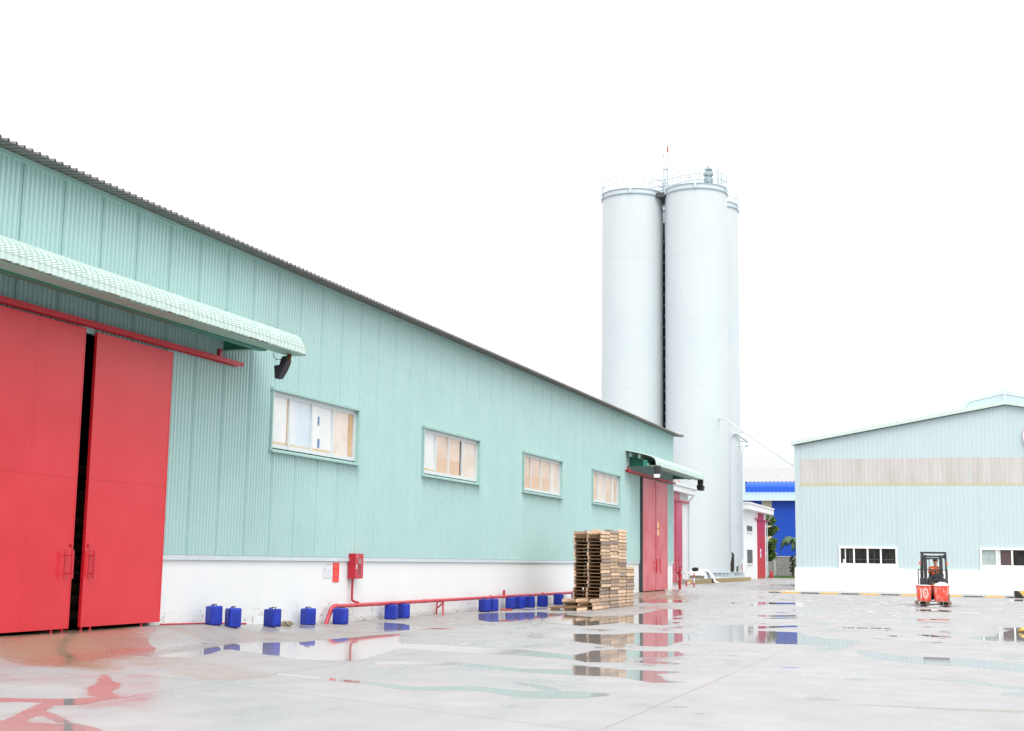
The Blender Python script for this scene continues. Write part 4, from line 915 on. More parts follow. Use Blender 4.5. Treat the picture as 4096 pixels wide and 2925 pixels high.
# fill pipes on the rear right silo
mb = MB(); mb.tube([(-6.77,125.65,.92),(-6.62,125.6,1.05),(-6.45,125.7,1.45),(-6.35,125.85,2.05),(-6.33,125.9,3),(-6.33,125.9,12.9),(-6.30,125.95,13.35),(-6.15,126.1,13.7),(-5.9,126.4,13.85),(-5.05,128.4,13.2)],.095,10); mb.build('fill_pipe', M['palesteel'], s3, smooth=50)
mb = MB(); mb.tube([(-5.86,126.9,1.05),(-5.70,126.85,1.25),(-5.5,126.9,1.7),(-5.40,127.0,2.3),(-5.39,127.0,3.2),(-5.39,127.0,11.6),(-5.34,127.1,12.3),(-5.2,127.4,12.75),(-4.95,128.1,12.85)],.095,10); mb.build('fill_pipe', M['palesteel'], s3, smooth=50)
mb = MB()
for z in (2.3,5.2,8.4,11.0): mb.bar((-6.9,126.1,z),(-6.15,125.85,z),.05,.05); mb.bar((-6.0,127.0,z-.1),(-5.25,126.95,z-.1),.06,.06)
mb.tube([(-6.3,127.0,12.7),(-5.0,127.9,12.7)],.05,6); mb.tube([(-6.2,127.2,13.3),(-5.0,128.3,13.1)],.05,6); mb.build('pipe_clamp', M['galv'], s3)
for (x,y) in ((-6.80,125.62),(-5.90,126.85)): mb = MB(); mb.tube([(x-.06,y,.75),(x+.05,y-.02,1.35)],.10,9); mb.build('pipe_cap', M['darkgrey'], s3)
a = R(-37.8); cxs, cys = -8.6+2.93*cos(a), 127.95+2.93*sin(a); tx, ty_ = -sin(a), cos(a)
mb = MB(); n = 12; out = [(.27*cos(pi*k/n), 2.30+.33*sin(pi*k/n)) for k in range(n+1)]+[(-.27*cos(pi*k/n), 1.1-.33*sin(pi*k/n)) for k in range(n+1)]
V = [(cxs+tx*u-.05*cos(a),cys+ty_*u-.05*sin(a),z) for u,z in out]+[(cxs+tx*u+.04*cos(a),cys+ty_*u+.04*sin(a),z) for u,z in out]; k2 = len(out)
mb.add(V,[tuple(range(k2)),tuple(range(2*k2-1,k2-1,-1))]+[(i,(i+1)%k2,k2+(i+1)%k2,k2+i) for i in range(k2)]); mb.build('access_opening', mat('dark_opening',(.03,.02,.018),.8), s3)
mb = MB(); ring = [(cxs+tx*u*1.12+.04*cos(a),cys+ty_*u*1.12+.04*sin(a),1.70+(z-1.70)*1.05) for u,z in out]; mb.tube(ring+[ring[0]],.05,6); mb.build('opening_frame', M['palesteel'], s3)
ld = thing('access_ladder', 'white ladder with one red side against the rear right silo', 'ladder', (-6.2,130.3,.36))
mb = MB(); mb.bar((-6.43,130.3,.36),(-6.43,130.3,7.2),.05,.05); ms = mb.build('stile', M['rail'], ld); mb = MB(); mb.bar((-6.0,130.3,.36),(-6.0,130.3,2.6),.06,.06); mb.build('red_stile', M['redpipe'], ld); mb = MB(); mb.bar((-6.0,130.3,2.6),(-6.0,130.3,7.2),.05,.05); mb.build('stile', M['rail'], ld)
mb = MB()
for k in range(13): mb.bar((-6.43,130.3,.75+.5*k),(-6.0,130.3,.75+.5*k),.05,.05)
mb.build('rung', M['redpipe'] if False else M['galv'], ld)

op = thing('overhead_pipe', 'thin pipe sloping from the silos down to the eave of the right warehouse', 'pipe', (0,100,10))
mb = MB(); mb.tube([(-6.3,120.3,14.6),(-4.9,116,14.0),(4.9,84.9,7.65)],.06,8); mb.build('pipe', M['galv'], op, smooth=50)
mb = MB(); q = Vector((-6.3,120.3,14.6)).lerp(Vector((4.9,84.9,7.65)),.38); mb.box(q.x-.25,q.x+.15,q.y-.1,q.y+.1,q.z+.02,q.z+.22); mb.build('coupling', M['galv'], op)

# ================================================================ white utility house
uh = thing('utility_house', 'white two storey utility house with a tall red door and two barred windows', 'building', (-11,148,0))
mb = MB(); mb.box(-17,-7.5,139.9,156.3,-.2,7.2); mb.build('wall', M['white'], uh)
mb = MB(); mb.box(-17.5,-6.7,139.2,157.0,7.2,7.85); mb.box(-17.6,-6.6,139.1,157.1,7.78,7.92); mb.build('roof_slab', M['white'], uh)
for y0,y1 in ((149.6,152.2),(152.3,154.9)):
    mb = MB(); mb.box(-7.49,-7.40,y0,y1,.05,6.40); d = mb.build('sliding_door', M['reddk'], uh)
mb = MB(); mb.box(-7.395,-7.385,151.0,151.7,2.3,2.75); mb.box(-7.395,-7.385,151.0,151.7,2.85,3.25); mb.build('door_notice', M['paper'], d)
mb = MB(); mb.box(-7.49,-7.42,150.3,154.0,6.52,7.18); mb.build('transom_panel', M['reddk'], uh)
mb = MB(); mb.box(-7.48,-7.25,147.9,157.2,6.40,6.52); mb.build('door_rail', M['reddk'], uh)
for z0,z1 in ((5.0,5.6),(1.65,3.08)):
    mb = MB(); mb.box(-7.5,-7.46,142.5,146.0,z0,z1); wn = mb.build('window', M['glassgr'], uh)
    mb = MB()
    for k in range(6): y = 142.8+.58*k; mb.box(-7.46,-7.42,y-.06,y+.06,z0,z1)
    mb.build('window_bar', M['darkgrey'], wn)
    mb = MB(); mb.box(-7.5,-7.38,142.3,146.2,z0-.12,z0); mb.build('sill', M['white'], wn)
mb = MB(); mb.tube([(-7.0,156.5,7.2),(-7.1,156.4,6.8),(-7.38,156.35,6.4),(-7.38,156.35,.1)],.06,8); mb.build('downpipe', M['palesteel'], uh, smooth=50)
mb = MB(); mb.lathe([(.16,0),(.17,.05),(.17,.62),(.12,.78),(.05,.82)],(-7.15,157.6,0),12); o = mb.build('red_drum', M['reddk'], None, org=(-7.15,157.6,0), smooth=40); tag(o,'small red drum at the far corner of the white utility house','drum')

# ================================================================ block wall, lawn, trees
bw = thing('block_wall', 'grey concrete block boundary wall with capped post in front of the blue warehouse', 'wall', (-6,170,0))
mb = MB(); mb.box(-16,3,170,170.2,-.2,2.45); mb.build('blockwork', M['block'], bw)
mb = MB(); mb.box(-16,3,169.95,170.25,2.45,2.60); mb.build('coping', M['kerbgrey'], bw)
mb = MB(); mb.box(-8.63,-8.30,169.85,170.15,-.1,2.80); mb.lathe([(.30,2.80),(.32,2.88),(.05,3.06)],(-8.465,170,0),4); mb.build('post', M['kerbgrey'], bw)
mb = MB(); 
for (a,b_) in [((-30,159.5),(5,175))]: mb.add([(a[0],a[1],.012),(b_[0],a[1],.012),(b_[0],b_[1],.012),(a[0],b_[1],.012)],[(0,1,2,3)])
o = mb.build('lawn', mat('lawn_soil',(.05,.09,.02),.9,(.10,.10,.04),2), None); o['kind'] = 'structure'
mb = MB(); rr = random.Random(4)
for k in range(4200):
    x, y = rr.uniform(-9.5,1.5), rr.uniform(159.6,169.6); h = rr.uniform(.10,.28); a = rr.uniform(0,pi); dx,dy = .03*cos(a),.03*sin(a)
    mb.add([(x-dx,y-dy,.01),(x+dx,y+dy,.01),(x+rr.uniform(-.06,.06),y+rr.uniform(-.06,.06),h)],[(0,1,2)])
o = mb.build('grass', mat('grass_blade',(.06,.14,.02),.7,(.12,.2,.04),1.5), None, fixn=False); tag(o,'strip of short green grass at the foot of the block wall','grass',kind='stuff')
def leafy(name, label, cat, x, y, h, crown, seed, leafmat, n, ls):
    t = thing(name, label, cat, (x,y,0)); rr = random.Random(seed)
    mb = MB(); mb.tube([(x,y,-.05),(x+.05,y,h*.25),(x-.04,y+.05,h*.5),(x+.05,y,h*.8)],[.16,.13,.10,.05],8); tips = []
    for k in range(9):
        a = rr.uniform(0,2*pi); z0 = h*rr.uniform(.3,.75); e = Vector((x+crown*.8*cos(a),y+crown*.8*sin(a),z0+h*rr.uniform(.05,.25))); mb.tube([(x,y,z0),tuple(Vector((x,y,z0)).lerp(e,.5)+Vector((0,0,.1))),tuple(e)],[.06,.04,.015],5); tips.append(e)
    mb.build('trunk', M['bark'], t, smooth=50)
    mb = MB(); cl = []
    for k in range(26):
        a = rr.uniform(0,2*pi); z = h*rr.uniform(.28,1.0); rad = crown*(1.0-.45*abs(z/h-.62)/.4)*rr.uniform(.3,1.0); cl.append((Vector((x+rad*cos(a),y+rad*sin(a),z)), rr.uniform(.35,.7)*crown*.55))
    for c,r_ in cl:
        for q in range(n):
            d = Vector((rr.gauss(0,1),rr.gauss(0,1),rr.gauss(0,.8))); d = d.normalized()*r_*rr.random()**.4; p = c+d
            u = Vector((rr.gauss(0,1),rr.gauss(0,1),rr.gauss(0,.6)-.3)).normalized(); v_ = u.cross(Vector((rr.gauss(0,1),rr.gauss(0,1),rr.gauss(0,1)))).normalized(); s = ls*rr.uniform(.6,1.3)
            mb.add([p-u*s,p+v_*s*.4,p+u*s,p-v_*s*.4],[(0,1,2,3)])
    mb.build('crown', leafmat, t, fixn=False); return t
leafy('leafy_tree','bushy green tree between the white utility house and the blue warehouse','tree',-8.75,162.5,7.5,1.75,3,M['leaf'],260,.20)
pt = thing('palm_tree','small drooping palm tree in front of the blue wall beside the right warehouse','tree',(-5.2,164,0)); rr = random.Random(6)
mb = MB(); mb.tube([(-5.0,164,0),(-5.05,164,1.5),(-4.95,164,2.9),(-5.1,164,4.2)],[.16,.13,.12,.10],8); mb.build('trunk', M['bark'], pt, smooth=50)
mb = MB()
for k in range(30):
    a = 2*pi*k/30+rr.uniform(-.1,.1); L_ = rr.uniform(2.2,3.1); el = rr.uniform(.45,1.25); P_ = []; p = Vector((-5.15,164,4.1))
    for i in range(12):
        P_.append(p.copy()); p += Vector((cos(a)*cos(el),sin(a)*cos(el),sin(el)))*L_/11; el -= .23
    for i in range(1,12):
        d = (P_[i]-P_[i-1]).normalized(); sd = d.cross(Vector((0,0,1))).normalized()
        for s in (-1,1):
            for q in (0,.5):
                b0 = P_[i-1].lerp(P_[i],q); l = .62*(1-.5*abs(i-5)/6); tip = b0+sd*s*l*.7+d*l*.35+Vector((0,0,-l*.65)); mb.add([b0-d*.07,b0+d*.07,tip],[(0,1,2)])
mb.build('crown', M['leaf2'], pt, fixn=False)
leafy('vine_bush','slim dark vine clump climbing beside the small palm','bush',-5.75,165.5,2.7,.42,9,M['leaf2'],30,.12)

# ================================================================ blue warehouse far behind
bl = thing('blue_warehouse','large bright blue corrugated warehouse far behind the block wall','warehouse',(-10,200,0))
mb = MB(); plb = lambda u,d,z: (u,200-d,z); cladding(mb,-60,-14.55,0,10.85,plb,.45,.05); cladding(mb,-13.05,20,0,10.85,plb,.45,.05); mb.build('wall', M['bluewall'], bl, fixn=False)
mb = MB(); cladding(mb,-14.55,-13.05,0,10.85,plb,.3,.03); mb.build('beige_panel', M['beige'], bl, fixn=False)
mb = MB(); pts = [];  y = -60
while y < 20: pts += [(y,0),(y+.35,0),(y+.42,.07),(y+.52,.07),(y+.59,0)]; y += .6
mb.strip([(u,199.2,10.95+d) for u,d in pts],[(u,204.5,12.38+d) for u,d in pts]); mb.build('lower_roof', M['bluepale'], bl, fixn=False)
mb = MB(); mb.box(-60,20,199.05,199.2,10.80,11.0); mb.build('gutter', M['galv'], bl)
mb = MB(); A = [[(u,204.4+.0*d,z) for u in (-17.55,20)] for d,z in ((0,12.1),)]
rows = [(204.2,12.3),(204.15,13.1),(204.25,13.45),(204.5,13.72),(204.9,13.92)]
for (ya,za),(yb,zb_) in zip(rows,rows[1:]): mb.strip([(-17.5,ya,za),(20,ya,za)],[(-17.5,yb,zb_),(20,yb,zb_)])
mb.build('clerestory', mat('blue_gloss_sheet',(.014,.10,.58),.25), bl, smooth=60, fixn=False)
mb = MB(); mb.box(-60,-17.6,204.2,204.3,12.3,13.9); mb.build('grey_clerestory', M['flash'], bl)
mb = MB(); mb.strip([(u,204.8,13.9+d) for u,d in pts],[(u,213,16.6+d) for u,d in pts]); mb.build('upper_roof', M['greyroof'], bl, fixn=False)
mb = MB(); mb.box(-60,20,213,240,0,16.5); mb.build('rear_block', M['greyroof'], bl)
mb = MB(); mb.box(-9.8,-6.6,199.6,199.8,2.4,3.0); mb.build('low_beam', M['blackpt'], bl)
# ================================================================ right-hand warehouse (gable wall at y=84)
rw = thing('gable_warehouse', 'pale mint gabled warehouse with a stained horizontal band and white base wall', 'warehouse', (17.3,84,0))
XL, XR, XM = 4.95, 29.65, 17.3; ZE, ZM = 8.90, 11.12
top = lambda u: ZE+(ZM-ZE)*(1-abs(u-XM)/(XM-XL))
plr = lambda u,d,z: (u,84-d-.01,z)
RW = [(7.62,10.82),(15.70,18.9),(23.8,27.0)]
mb = MB(); W1, W0 = 2.68, 1.44; x = 5.25
def cr(a,b_,z0,z1): cladding(mb,a,b_,z0,z1,plr,.25,.010)
for a,b_ in RW: cr(x,a-.10,W0,6.38); cr(a-.10,b_+.10,W1+.06,6.38); x = b_+.10
cr(x,XR,W0,6.38); cladding(mb,5.25,XM,8.05,top,plr,.25,.010); cladding(mb,XM,XR,8.05,top,plr,.25,.010); mb.build('wall_cladding', M['rmint'], rw, fixn=False)
mb = MB(); cladding(mb,5.25,XR,6.38,8.05,plr,.25,.010); mb.build('translucent_band', M['band'], rw, fixn=False)
mb = MB(); mb.box(XL,5.25,83.95,84.3,W0,8.92); mb.build('corner_trim', M['rmint'], rw)
mb = MB(); x = XL-.08
mb.box(XL-.08,XR,83.90,84.3,-.1,W0)
for a,b_ in RW: mb.box(a-.12,b_+.14,83.895,84.28,W0-.01,1.66)
mb.build('base_wall', M['white'], rw)
mb = MB(); mb.prism([(XL,0),(XL,8.9),(XM,11.1),(XR,8.9),(XR,0)],84.35,125,'y'); mb.build('rear_body', M['rmint'], rw)
mb = MB(); e = .45
mb.prism([(XL-.17,8.92),(XM,11.16),(XR+.17,8.92),(XR+.17,9.12),(XM,11.38),(XL-.17,9.12)],83.72,84.34,'y'); mb.build('verge_trim', M['rtrim'], rw)
mb = MB(); mb.prism([(XL-.16,8.97),(XM,11.25),(XR+.16,8.97),(XR+.16,9.05),(XM,11.36),(XL-.16,9.05)],84.34,125,'y'); mb.build('roof', M['rtrim'], rw)
mb = MB(); x = 5.4
while x < 29.5: mb.box(x,x+.10,83.93,83.96,top(x)-.03,top(x)+.02); x += .2
mb.build('closure_shadow_gap', mat('closure_foam',(.36,.52,.51),.8), rw)['kind'] = 'stuff'  # row of teal closure blocks under the verge
def mon(o):
    L_ = [(-2.55,10.9),(-2.62,11.25),(-2.5,11.55),(-2.2,11.75),(0,12.28)]; return [(XM+x,z+o) for x,z in L_]+[(XM-x,z+o) for x,z in L_[-2::-1]]
mb = MB(); inn = [(XM+(x-XM)*.86,(z-11)*.80+11) for x,z in mon(0)]; mb.prism(inn,85.83,120,'y'); mb.build('ridge_vent_wall', M['rmint'], rw)
mb = MB(); o_ = mon(0); n_ = len(o_); mb.strip([(x,85.8,z) for x,z in o_],[(x,120,z) for x,z in o_]); mb.strip([(x,85.8,z) for x,z in o_],[(x,85.8,z) for x,z in inn]); mb.build('ridge_vent', M['rtrim'], rw, fixn=False)
mb = MB(); mb.tube([(17.35,85.4,11.2),(17.30,85.4,14.0)],[.045,.02],7); mb.lathe([(.07,13.72),(.07,13.78)],(17.305,85.4,0),7); mb.build('lightning_rod', M['galv'], rw)
def rwin(a,b_,panes,cuts,lab):
    f = MB(); f.box(a-.10,b_+.10,83.90,84.02,W1-.05,W1+.06); f.box(a-.10,a,83.90,84.02,1.66,W1-.05); f.box(b_,b_+.10,83.90,84.02,1.66,W1-.05); f.box(a-.0,b_+.0,83.93,84.03,1.66,1.74)
    for c in cuts: f.box(c-.05,c+.05,83.95,84.04,1.74,W1-.05)
    wn = f.build('window', M['white'], rw); wn['label'] = lab
    ed = [a]+cuts+[b_]
    for i,p in enumerate(panes): q = MB(); q.box(ed[i]+(.05 if i else 0),ed[i+1]-(.05 if i < len(panes)-1 else 0),84.02,84.05,1.74,W1-.05); q.build('pane', M[p], wn)
    return wn
w_a = rwin(*RW[0],['glassdk']*4,[8.40,9.20,9.97],'dark four pane window left of the forklift')
mb = MB(); mb.box(7.74,7.86,84.012,84.018,1.74,1.98); mb.build('pale_patch', M['flash'], w_a)
mb = MB(); mb.box(7.86,7.92,84.0,84.018,1.74,2.63); mb.build('sash_edge', M['white'], w_a)
mb = MB(); 
for x in (8.12,8.22,9.56): mb.box(x,x+.025,84.014,84.018,1.76,2.55)
mb.box(8.05,10.75,84.014,84.018,1.98,2.0); mb.build('rack_behind_glass', mat('dim_rack',(.10,.11,.10),.6), w_a)
w_b = rwin(*RW[1],['glassgr','glassbr','glassdk','glassbr'],[16.52,17.36,18.2],'window right of the forklift with a grey first pane and brown curtain')
mb = MB(); mb.box(16.58,16.72,84.0,84.018,1.74,2.63); mb.build('sash_edge', M['alu'], w_b)
rwin(*RW[2],['glassdk']*4,[24.6,25.4,26.2],'third window of the gable warehouse')
sg = thing('wall_sign','white wall sign with a pink edge high on the right warehouse','sign',(18.9,83.9,9.3))
mb = MB(); n = 16; mb.prism([(19.1+.9*cos(2*pi*k/n+.2),9.25+.95*sin(2*pi*k/n+.2)) for k in range(n)],83.80,83.92,'y'); mb.build('panel', M['white'], sg)
mb = MB(); mb.tube([(19.1+.9*cos(2*pi*k/24),83.80,9.25+.95*sin(2*pi*k/24)) for k in range(25)],.02,6); mb.build('pink_edge', M['pinkink'], sg)

# pavement and painted kerb
mb = MB(); mb.box(4.35,60,78.0,84.0,-.1,.066); mb.box(4.35,4.9,84.0,126,-.1,.066); o = mb.build('pavement', M['kerbgrey'], None); o['kind'] = 'structure'
mb = MB(); x = 4.15; i = 0
while x < 45:
    l = .95 if i else .6; mb.box(x,x+l,77.85,77.995,-.1,.075,1+(i%2)); mb.box(x+l,x+l+.14,77.852,77.995,-.1,.073,0); x += l+.14; i += 1
y = 78.0; i = 1
while y < 126:
    mb.box(4.15,4.345,y,y+.95,-.1,.075,1+(i%2)); mb.box(4.152,4.345,y+.95,y+1.05,-.1,.073,0); y += 1.05; i += 1
o = mb.build('kerb', [M['kerbgrey'],mat('kerb_black',(.10,.10,.11),.7,(.17,.17,.17),6),M['yellow']], None); o['kind'] = 'structure'
hb = thing('barrier_block','black and yellow striped concrete block on the kerb at the right picture edge','barrier',(18.4,77.6,0))
mb = MB(); mb.prism([(17.22,0),(19.7,0),(19.7,.40),(17.22,.40)],77.45,77.84,'y'); mb.build('block', M['kerbgrey'], hb, bevel=.015)
def stripe(xa,m_):
    mb = MB(); mb.prism([(xa+.32,.012),(xa+.70,.012),(xa+.38,.388),(xa,.388)],77.440,77.4485,'y'); mb.build('painted_stripe', m_, hb)
mb = MB(); mb.prism([(17.26,.012),(17.76,.012),(17.46,.388),(17.26,.388)],77.440,77.4485,'y'); mb.build('painted_stripe', M['blackpt'], hb)
for i,xa in enumerate((17.475,17.87,18.27,18.67)): stripe(xa, (M['yellow'],M['blackpt'])[i%2])

# litter on the wet ground at the right
rl = thing('cloth_roll','small yellow and grey roll of cloth lying in a puddle at the right edge','cloth',(16.55,37.2,0))
mb = MB(); mb.tube([(16.43,37.35,.04),(16.50,37.22,.06),(16.55,37.1,.05)],[.035,.05,.035],9); mb.tube([(16.48,37.3,.10),(16.57,37.27,.09)],.032,8); mb.build('yellow_roll', M['yellow'], rl, smooth=50)
mb = MB(); mb.tube([(16.55,37.1,.045),(16.62,36.98,.05),(16.74,36.86,.04)],[.035,.045,.03],9); mb.build('grey_roll', M['greyc'], rl, smooth=50)
mb = MB(); 
mb.tube([(17.42,67.7,.05),(17.55,67.7,.14),(17.9,67.7,.17),(18.35,67.7,.13),(18.45,67.7,.05)],[.05,.13,.16,.12,.04],10); o = mb.build('cream_sack', M['cream'], None, org=(17.9,67.7,0), smooth=60); tag(o,'limp cream sack lying on the wet yard at the right picture edge','sack')

# ================================================================ forklift, facing the camera
FX, FY = 13.70, 59.75
fk = thing('forklift','dark forklift facing the camera carrying a pallet with two red tubs','forklift',(FX,FY,0))
def fb(name, mb, m, par=None, **k): return mb.build(name, m, par if par is not None else fk, **k)
def B(*a): return MB().box(*a)
X = lambda x: FX+x
Yy = lambda y: FY+y
def bx(mb,x0,x1,y0,y1,z0,z1): return mb.box(X(x0),X(x1),Yy(y0),Yy(y1),z0,z1)
# mast channels, cross members and carriage
mb = MB()
for s in (-1,1):
    bx(mb,s*.30-.055,s*.30+.055,-.62,-.50,.12,2.10); bx(mb,s*.36-.02,s*.36+.02,-.50,-.40,.15,2.08)
bx(mb,-.30,.30,-.60,-.52,2.00,2.08); bx(mb,-.30,.30,-.50,-.44,1.92,1.98); bx(mb,-.30,.30,-.60,-.52,.30,.40); bx(mb,-.30,.30,-.56,-.50,1.05,1.11)
mast = fb('mast',mb,M['dark'],bevel=.006)
mb = MB()
for s in (-.17,.17): mb.tube([(X(s),Yy(-.50),.15),(X(s),Yy(-.50),1.25)],.035,8); mb.tube([(X(s),Yy(-.50),1.2),(X(s),Yy(-.50),1.6)],.02,6)
fb('lift_cylinder',mb,M['darkgrey'],mast)
mb = MB(); mb.tube([(X(-.22),Yy(-.48),1.9),(X(-.19),Yy(-.48),1.96),(X(-.16),Yy(-.48),1.85),(X(-.17),Yy(-.48),1.0)],.012,6); fb('hose',mb,M['rubber'],mast); mb = MB(); mb.tube([(X(.40),Yy(-.40),2.02),(X(.46),Yy(-.38),1.97),(X(.50),Yy(-.3),2.08)],.012,6); fb('hose',mb,M['rubber'],mast)
mb = MB(); bx(mb,-.58,.58,-.72,-.64,.38,.46); bx(mb,-.58,.58,-.72,-.64,.78,.86)
bx(mb,-.60,.56,-.71,-.66,1.47,1.51); bx(mb,-.62,-.58,-.71,-.66,.40,1.51); bx(mb,.54,.58,-.71,-.66,.80,1.50); 
for x in (-.36,-.12,.12,.36): bx(mb,x-.012,x+.012,-.70,-.67,.86,1.47) if abs(x) > .3 else None
car = fb('load_backrest',mb,M['dark'])
mb = MB()
for s in (-.30,.30):
    mb.prism([(Yy(-.72),.86),(Yy(-.77),.86),(Yy(-.78),.15),(Yy(-1.85),.125),(Yy(-1.85),.10),(Yy(-.72),.10)],X(s-.06),X(s+.06),'x')
fb('fork',mb,M['dark'],car)
# chassis, cowls and counterweight
mb = MB(); bx(mb,-.44,.44,-.35,1.15,.25,.62); mb.prism([(Yy(-.35),.62),(Yy(-.30),.98),(Yy(-.18),1.02),(Yy(-.05),.66)],X(-.46),X(.46),'x'); bx(mb,-.50,.50,.45,1.35,.30,1.02); fb('chassis',mb,M['darkgrey'],bevel=.02)
mb = MB(); bx(mb,-.56,-.34,-.38,-.05,.78,1.14); bx(mb,.34,.56,-.38,-.05,.78,1.14); bx(mb,.06,.24,-.30,-.12,.95,1.36); bx(mb,-.24,-.10,-.30,-.12,.95,1.16); fb('front_cowl',mb,mat('slate_panel',(.085,.095,.12),.5),bevel=.02)
mb = MB(); mb.prism([(Yy(1.1),.28),(Yy(1.75),.34),(Yy(1.85),.60),(Yy(1.80),1.0),(Yy(1.3),1.10),(Yy(1.1),1.05)],X(-.52),X(.52),'x'); fb('counterweight',mb,M['darkgrey'],bevel=.03)
mb = MB(); bx(mb,-.08,.08,-.36,-.352,.86,.93); fb('yellow_plate',mb,M['yellow'])
mb = MB(); mb.box(X(-.22),X(.30),Yy(.45),Yy(.90),1.02,1.12); sb = fb('seat',mb,M['blackpt'],bevel=.03)
mb = MB(); mb.box(X(-.20),X(.28),Yy(.84),Yy(.96),1.12,1.62); fb('seat_back',mb,M['blackpt'],sb,bevel=.04)
# overhead guard
mb = MB()
for s in (-1,1):
    mb.tube([(X(s*.50),Yy(-.25),.95),(X(s*.50),Yy(-.20),1.45),(X(s*.48),Yy(-.02),2.12),(X(s*.47),Yy(.06),2.19)],.035,8); mb.tube([(X(s*.50),Yy(1.25),1.0),(X(s*.47),Yy(1.18),2.19)],.035,8); mb.tube([(X(s*.47),Yy(.04),2.19),(X(s*.47),Yy(1.2),2.19)],.035,8)
bx(mb,-.53,.53,-.02,.08,2.16,2.235); bx(mb,-.50,.50,1.15,1.22,2.17,2.23)
for x in (-.3,-.15,0,.15,.3): bx(mb,x-.012,x+.012,.06,1.16,2.185,2.215)
og = fb('overhead_guard',mb,M['dark'])
for s in (-1,1):
    mb = MB(); mb.box(X(s*.545-.035),X(s*.545+.035),Yy(-.16),Yy(-.09),1.70,1.82); fb('indicator_lamp',mb,mat('indicator_orange',(.85,.16,.05),.3),og,bevel=.012)
mb = MB(); mb.lathe([(.03,.06),(.075,.0),(.085,-.05),(.08,-.06)],(X(.45),Yy(-.06),2.04),14,'y'); mb.bar((X(.47),Yy(0),2.15),(X(.46),Yy(0),2.06),.03,.03); fb('headlamp',mb,M['blackpt'],og,smooth=40)
mb = MB(); mb.lathe([(.06,-.055),(.06,-.058)],(X(.45),Yy(-.06),2.04),14,'y'); fb('headlamp_glass',mb,M['glassgr'],og)
mb = MB(); mb.tube([(X(.40),Yy(-.3),1.05),(X(.39),Yy(-.3),1.28)],.012,6); mb.lathe([(.02,1.27),(.025,1.30),(.015,1.32)],(X(.39),Yy(-.3),0),8); fb('control_lever',mb,M['blackpt']); mb = MB(); mb.tube([(X(-.30),Yy(.1),1.02),(X(-.31),Yy(.0),1.32)],.012,6); fb('control_lever',mb,M['blackpt'])
mb = MB(); a0 = R(62); ring = [(X(.06)+.19*cos(2*pi*k/28),Yy(.10)+.19*sin(2*pi*k/28)*sin(a0)*.62,1.53+.19*sin(2*pi*k/28)*.55) for k in range(29)]
mb.tube(ring,.016,7,cap=False); mb.tube([ring[0],(X(.06),Yy(.10),1.50),ring[14]],.012,6); mb.tube([(X(.06),Yy(.10),1.50),ring[21]],.012,6); mb.tube([(X(.06),Yy(.10),1.51),(X(.06),Yy(-.05),1.05)],.03,8); fb('steering_wheel',mb,M['blackpt'])
for s in (-1,1):
    for (wy,wr,nm) in ((-.05,.33,'wheel'),(1.25,.25,'wheel')):
        mb = MB(); x0 = X(s*.47); mb.lathe([(wr*.62,-.10),(wr*.93,-.105),(wr,-.07),(wr,.07),(wr*.93,.105),(wr*.62,.10)],(x0,Yy(wy),wr),26,'x'); wh_ = fb('wheel',mb,M['rubber'],smooth=35)
        mb = MB(); mb.lathe([(wr*.60,-.06),(wr*.3,-.085),(wr*.3,.085),(wr*.60,.06)],(x0,Yy(wy),wr),18,'x'); fb('rim',mb,M['darkgrey'],wh_,smooth=30)
mb = MB()
for s in (-1,1): bx(mb,s*.62-.02 if s < 0 else .60,-.60 if s < 0 else .66,-.10,.02,1.52,1.70) if False else None
# its load: pallet and two tubs
lp = thing('wooden_pallet','dark reddish pallet carried on the forks of the forklift','pallet',(13.68,58.0,.085))
mb = MB()
for k in range(7): y = k*.165; mb.box(13.68-.71,13.68+.71,58.0+y,58.0+y+.11,.195,.215)
for k in (0,3,6): y = k*.165; mb.box(13.68-.71,13.68+.71,58.0+y,58.0+y+.11,.075,.092)
mb.build('deck', M['woodg'], lp)
for x in (-.66,-.22,.22,.66): mb = MB(); mb.box(13.68+x-.05,13.68+x+.05,58.0,59.1,.092,.195); mb.build('stringer', mat('reddish_wood',(.20,.09,.06),.8,(.28,.18,.13),4) if x == -.66 else bpy.data.materials['reddish_wood'], lp)
def tub(x, label):
    t = thing('plastic_tub', label, 'tub', (x,58.5,.217), 0, 'red tubs on the forklift pallet')
    mb = MB(); n = 28
    def ring(hw,hd,z,c=.10):
        P = []
        for cx_,cy_,a0 in ((hw-c,hd-c,0),(-hw+c,hd-c,90),(-hw+c,-hd+c,180),(hw-c,-hd+c,270)):
            for k in range(5): a = R(a0+22.5*k); P.append((x+cx_+c*cos(a),58.5+cy_+c*sin(a),z))
        return P
    R_ = [ring(.255,.36,.217),ring(.262,.37,.25),ring(.318,.44,.82),ring(.335,.46,.825),ring(.335,.46,.855),ring(.315,.44,.855),ring(.312,.435,.80),ring(.255,.36,.26)]
    V = [p for r in R_ for p in r]; m_ = len(R_[0]); F = [(i*m_+k,i*m_+(k+1)%m_,(i+1)*m_+(k+1)%m_,(i+1)*m_+k) for i in range(len(R_)-1) for k in range(m_)]+[tuple(range(m_-1,-1,-1)),tuple((len(R_)-1)*m_+k for k in range(m_))]
    mb.add(V,F); mb.build('tub_body', M['tub'], t, smooth=40)
    return t
t1 = tub(13.34,'left red plastic tub on the carried pallet with a white 10 on it')
t2 = tub(14.01,'right red plastic tub on the carried pallet heaped with white granules')
mb = MB()  # brushed number 10 on the left tub
fy = lambda z: 58.5-.36-(z-.217)*.133-.006
def brush(pts,wd):
    for a,b_ in zip(pts,pts[1:]): mb.bar((a[0],fy(a[1]),a[1]),(b_[0],fy(b_[1]),b_[1]),wd,.006,up=(0,1,0))
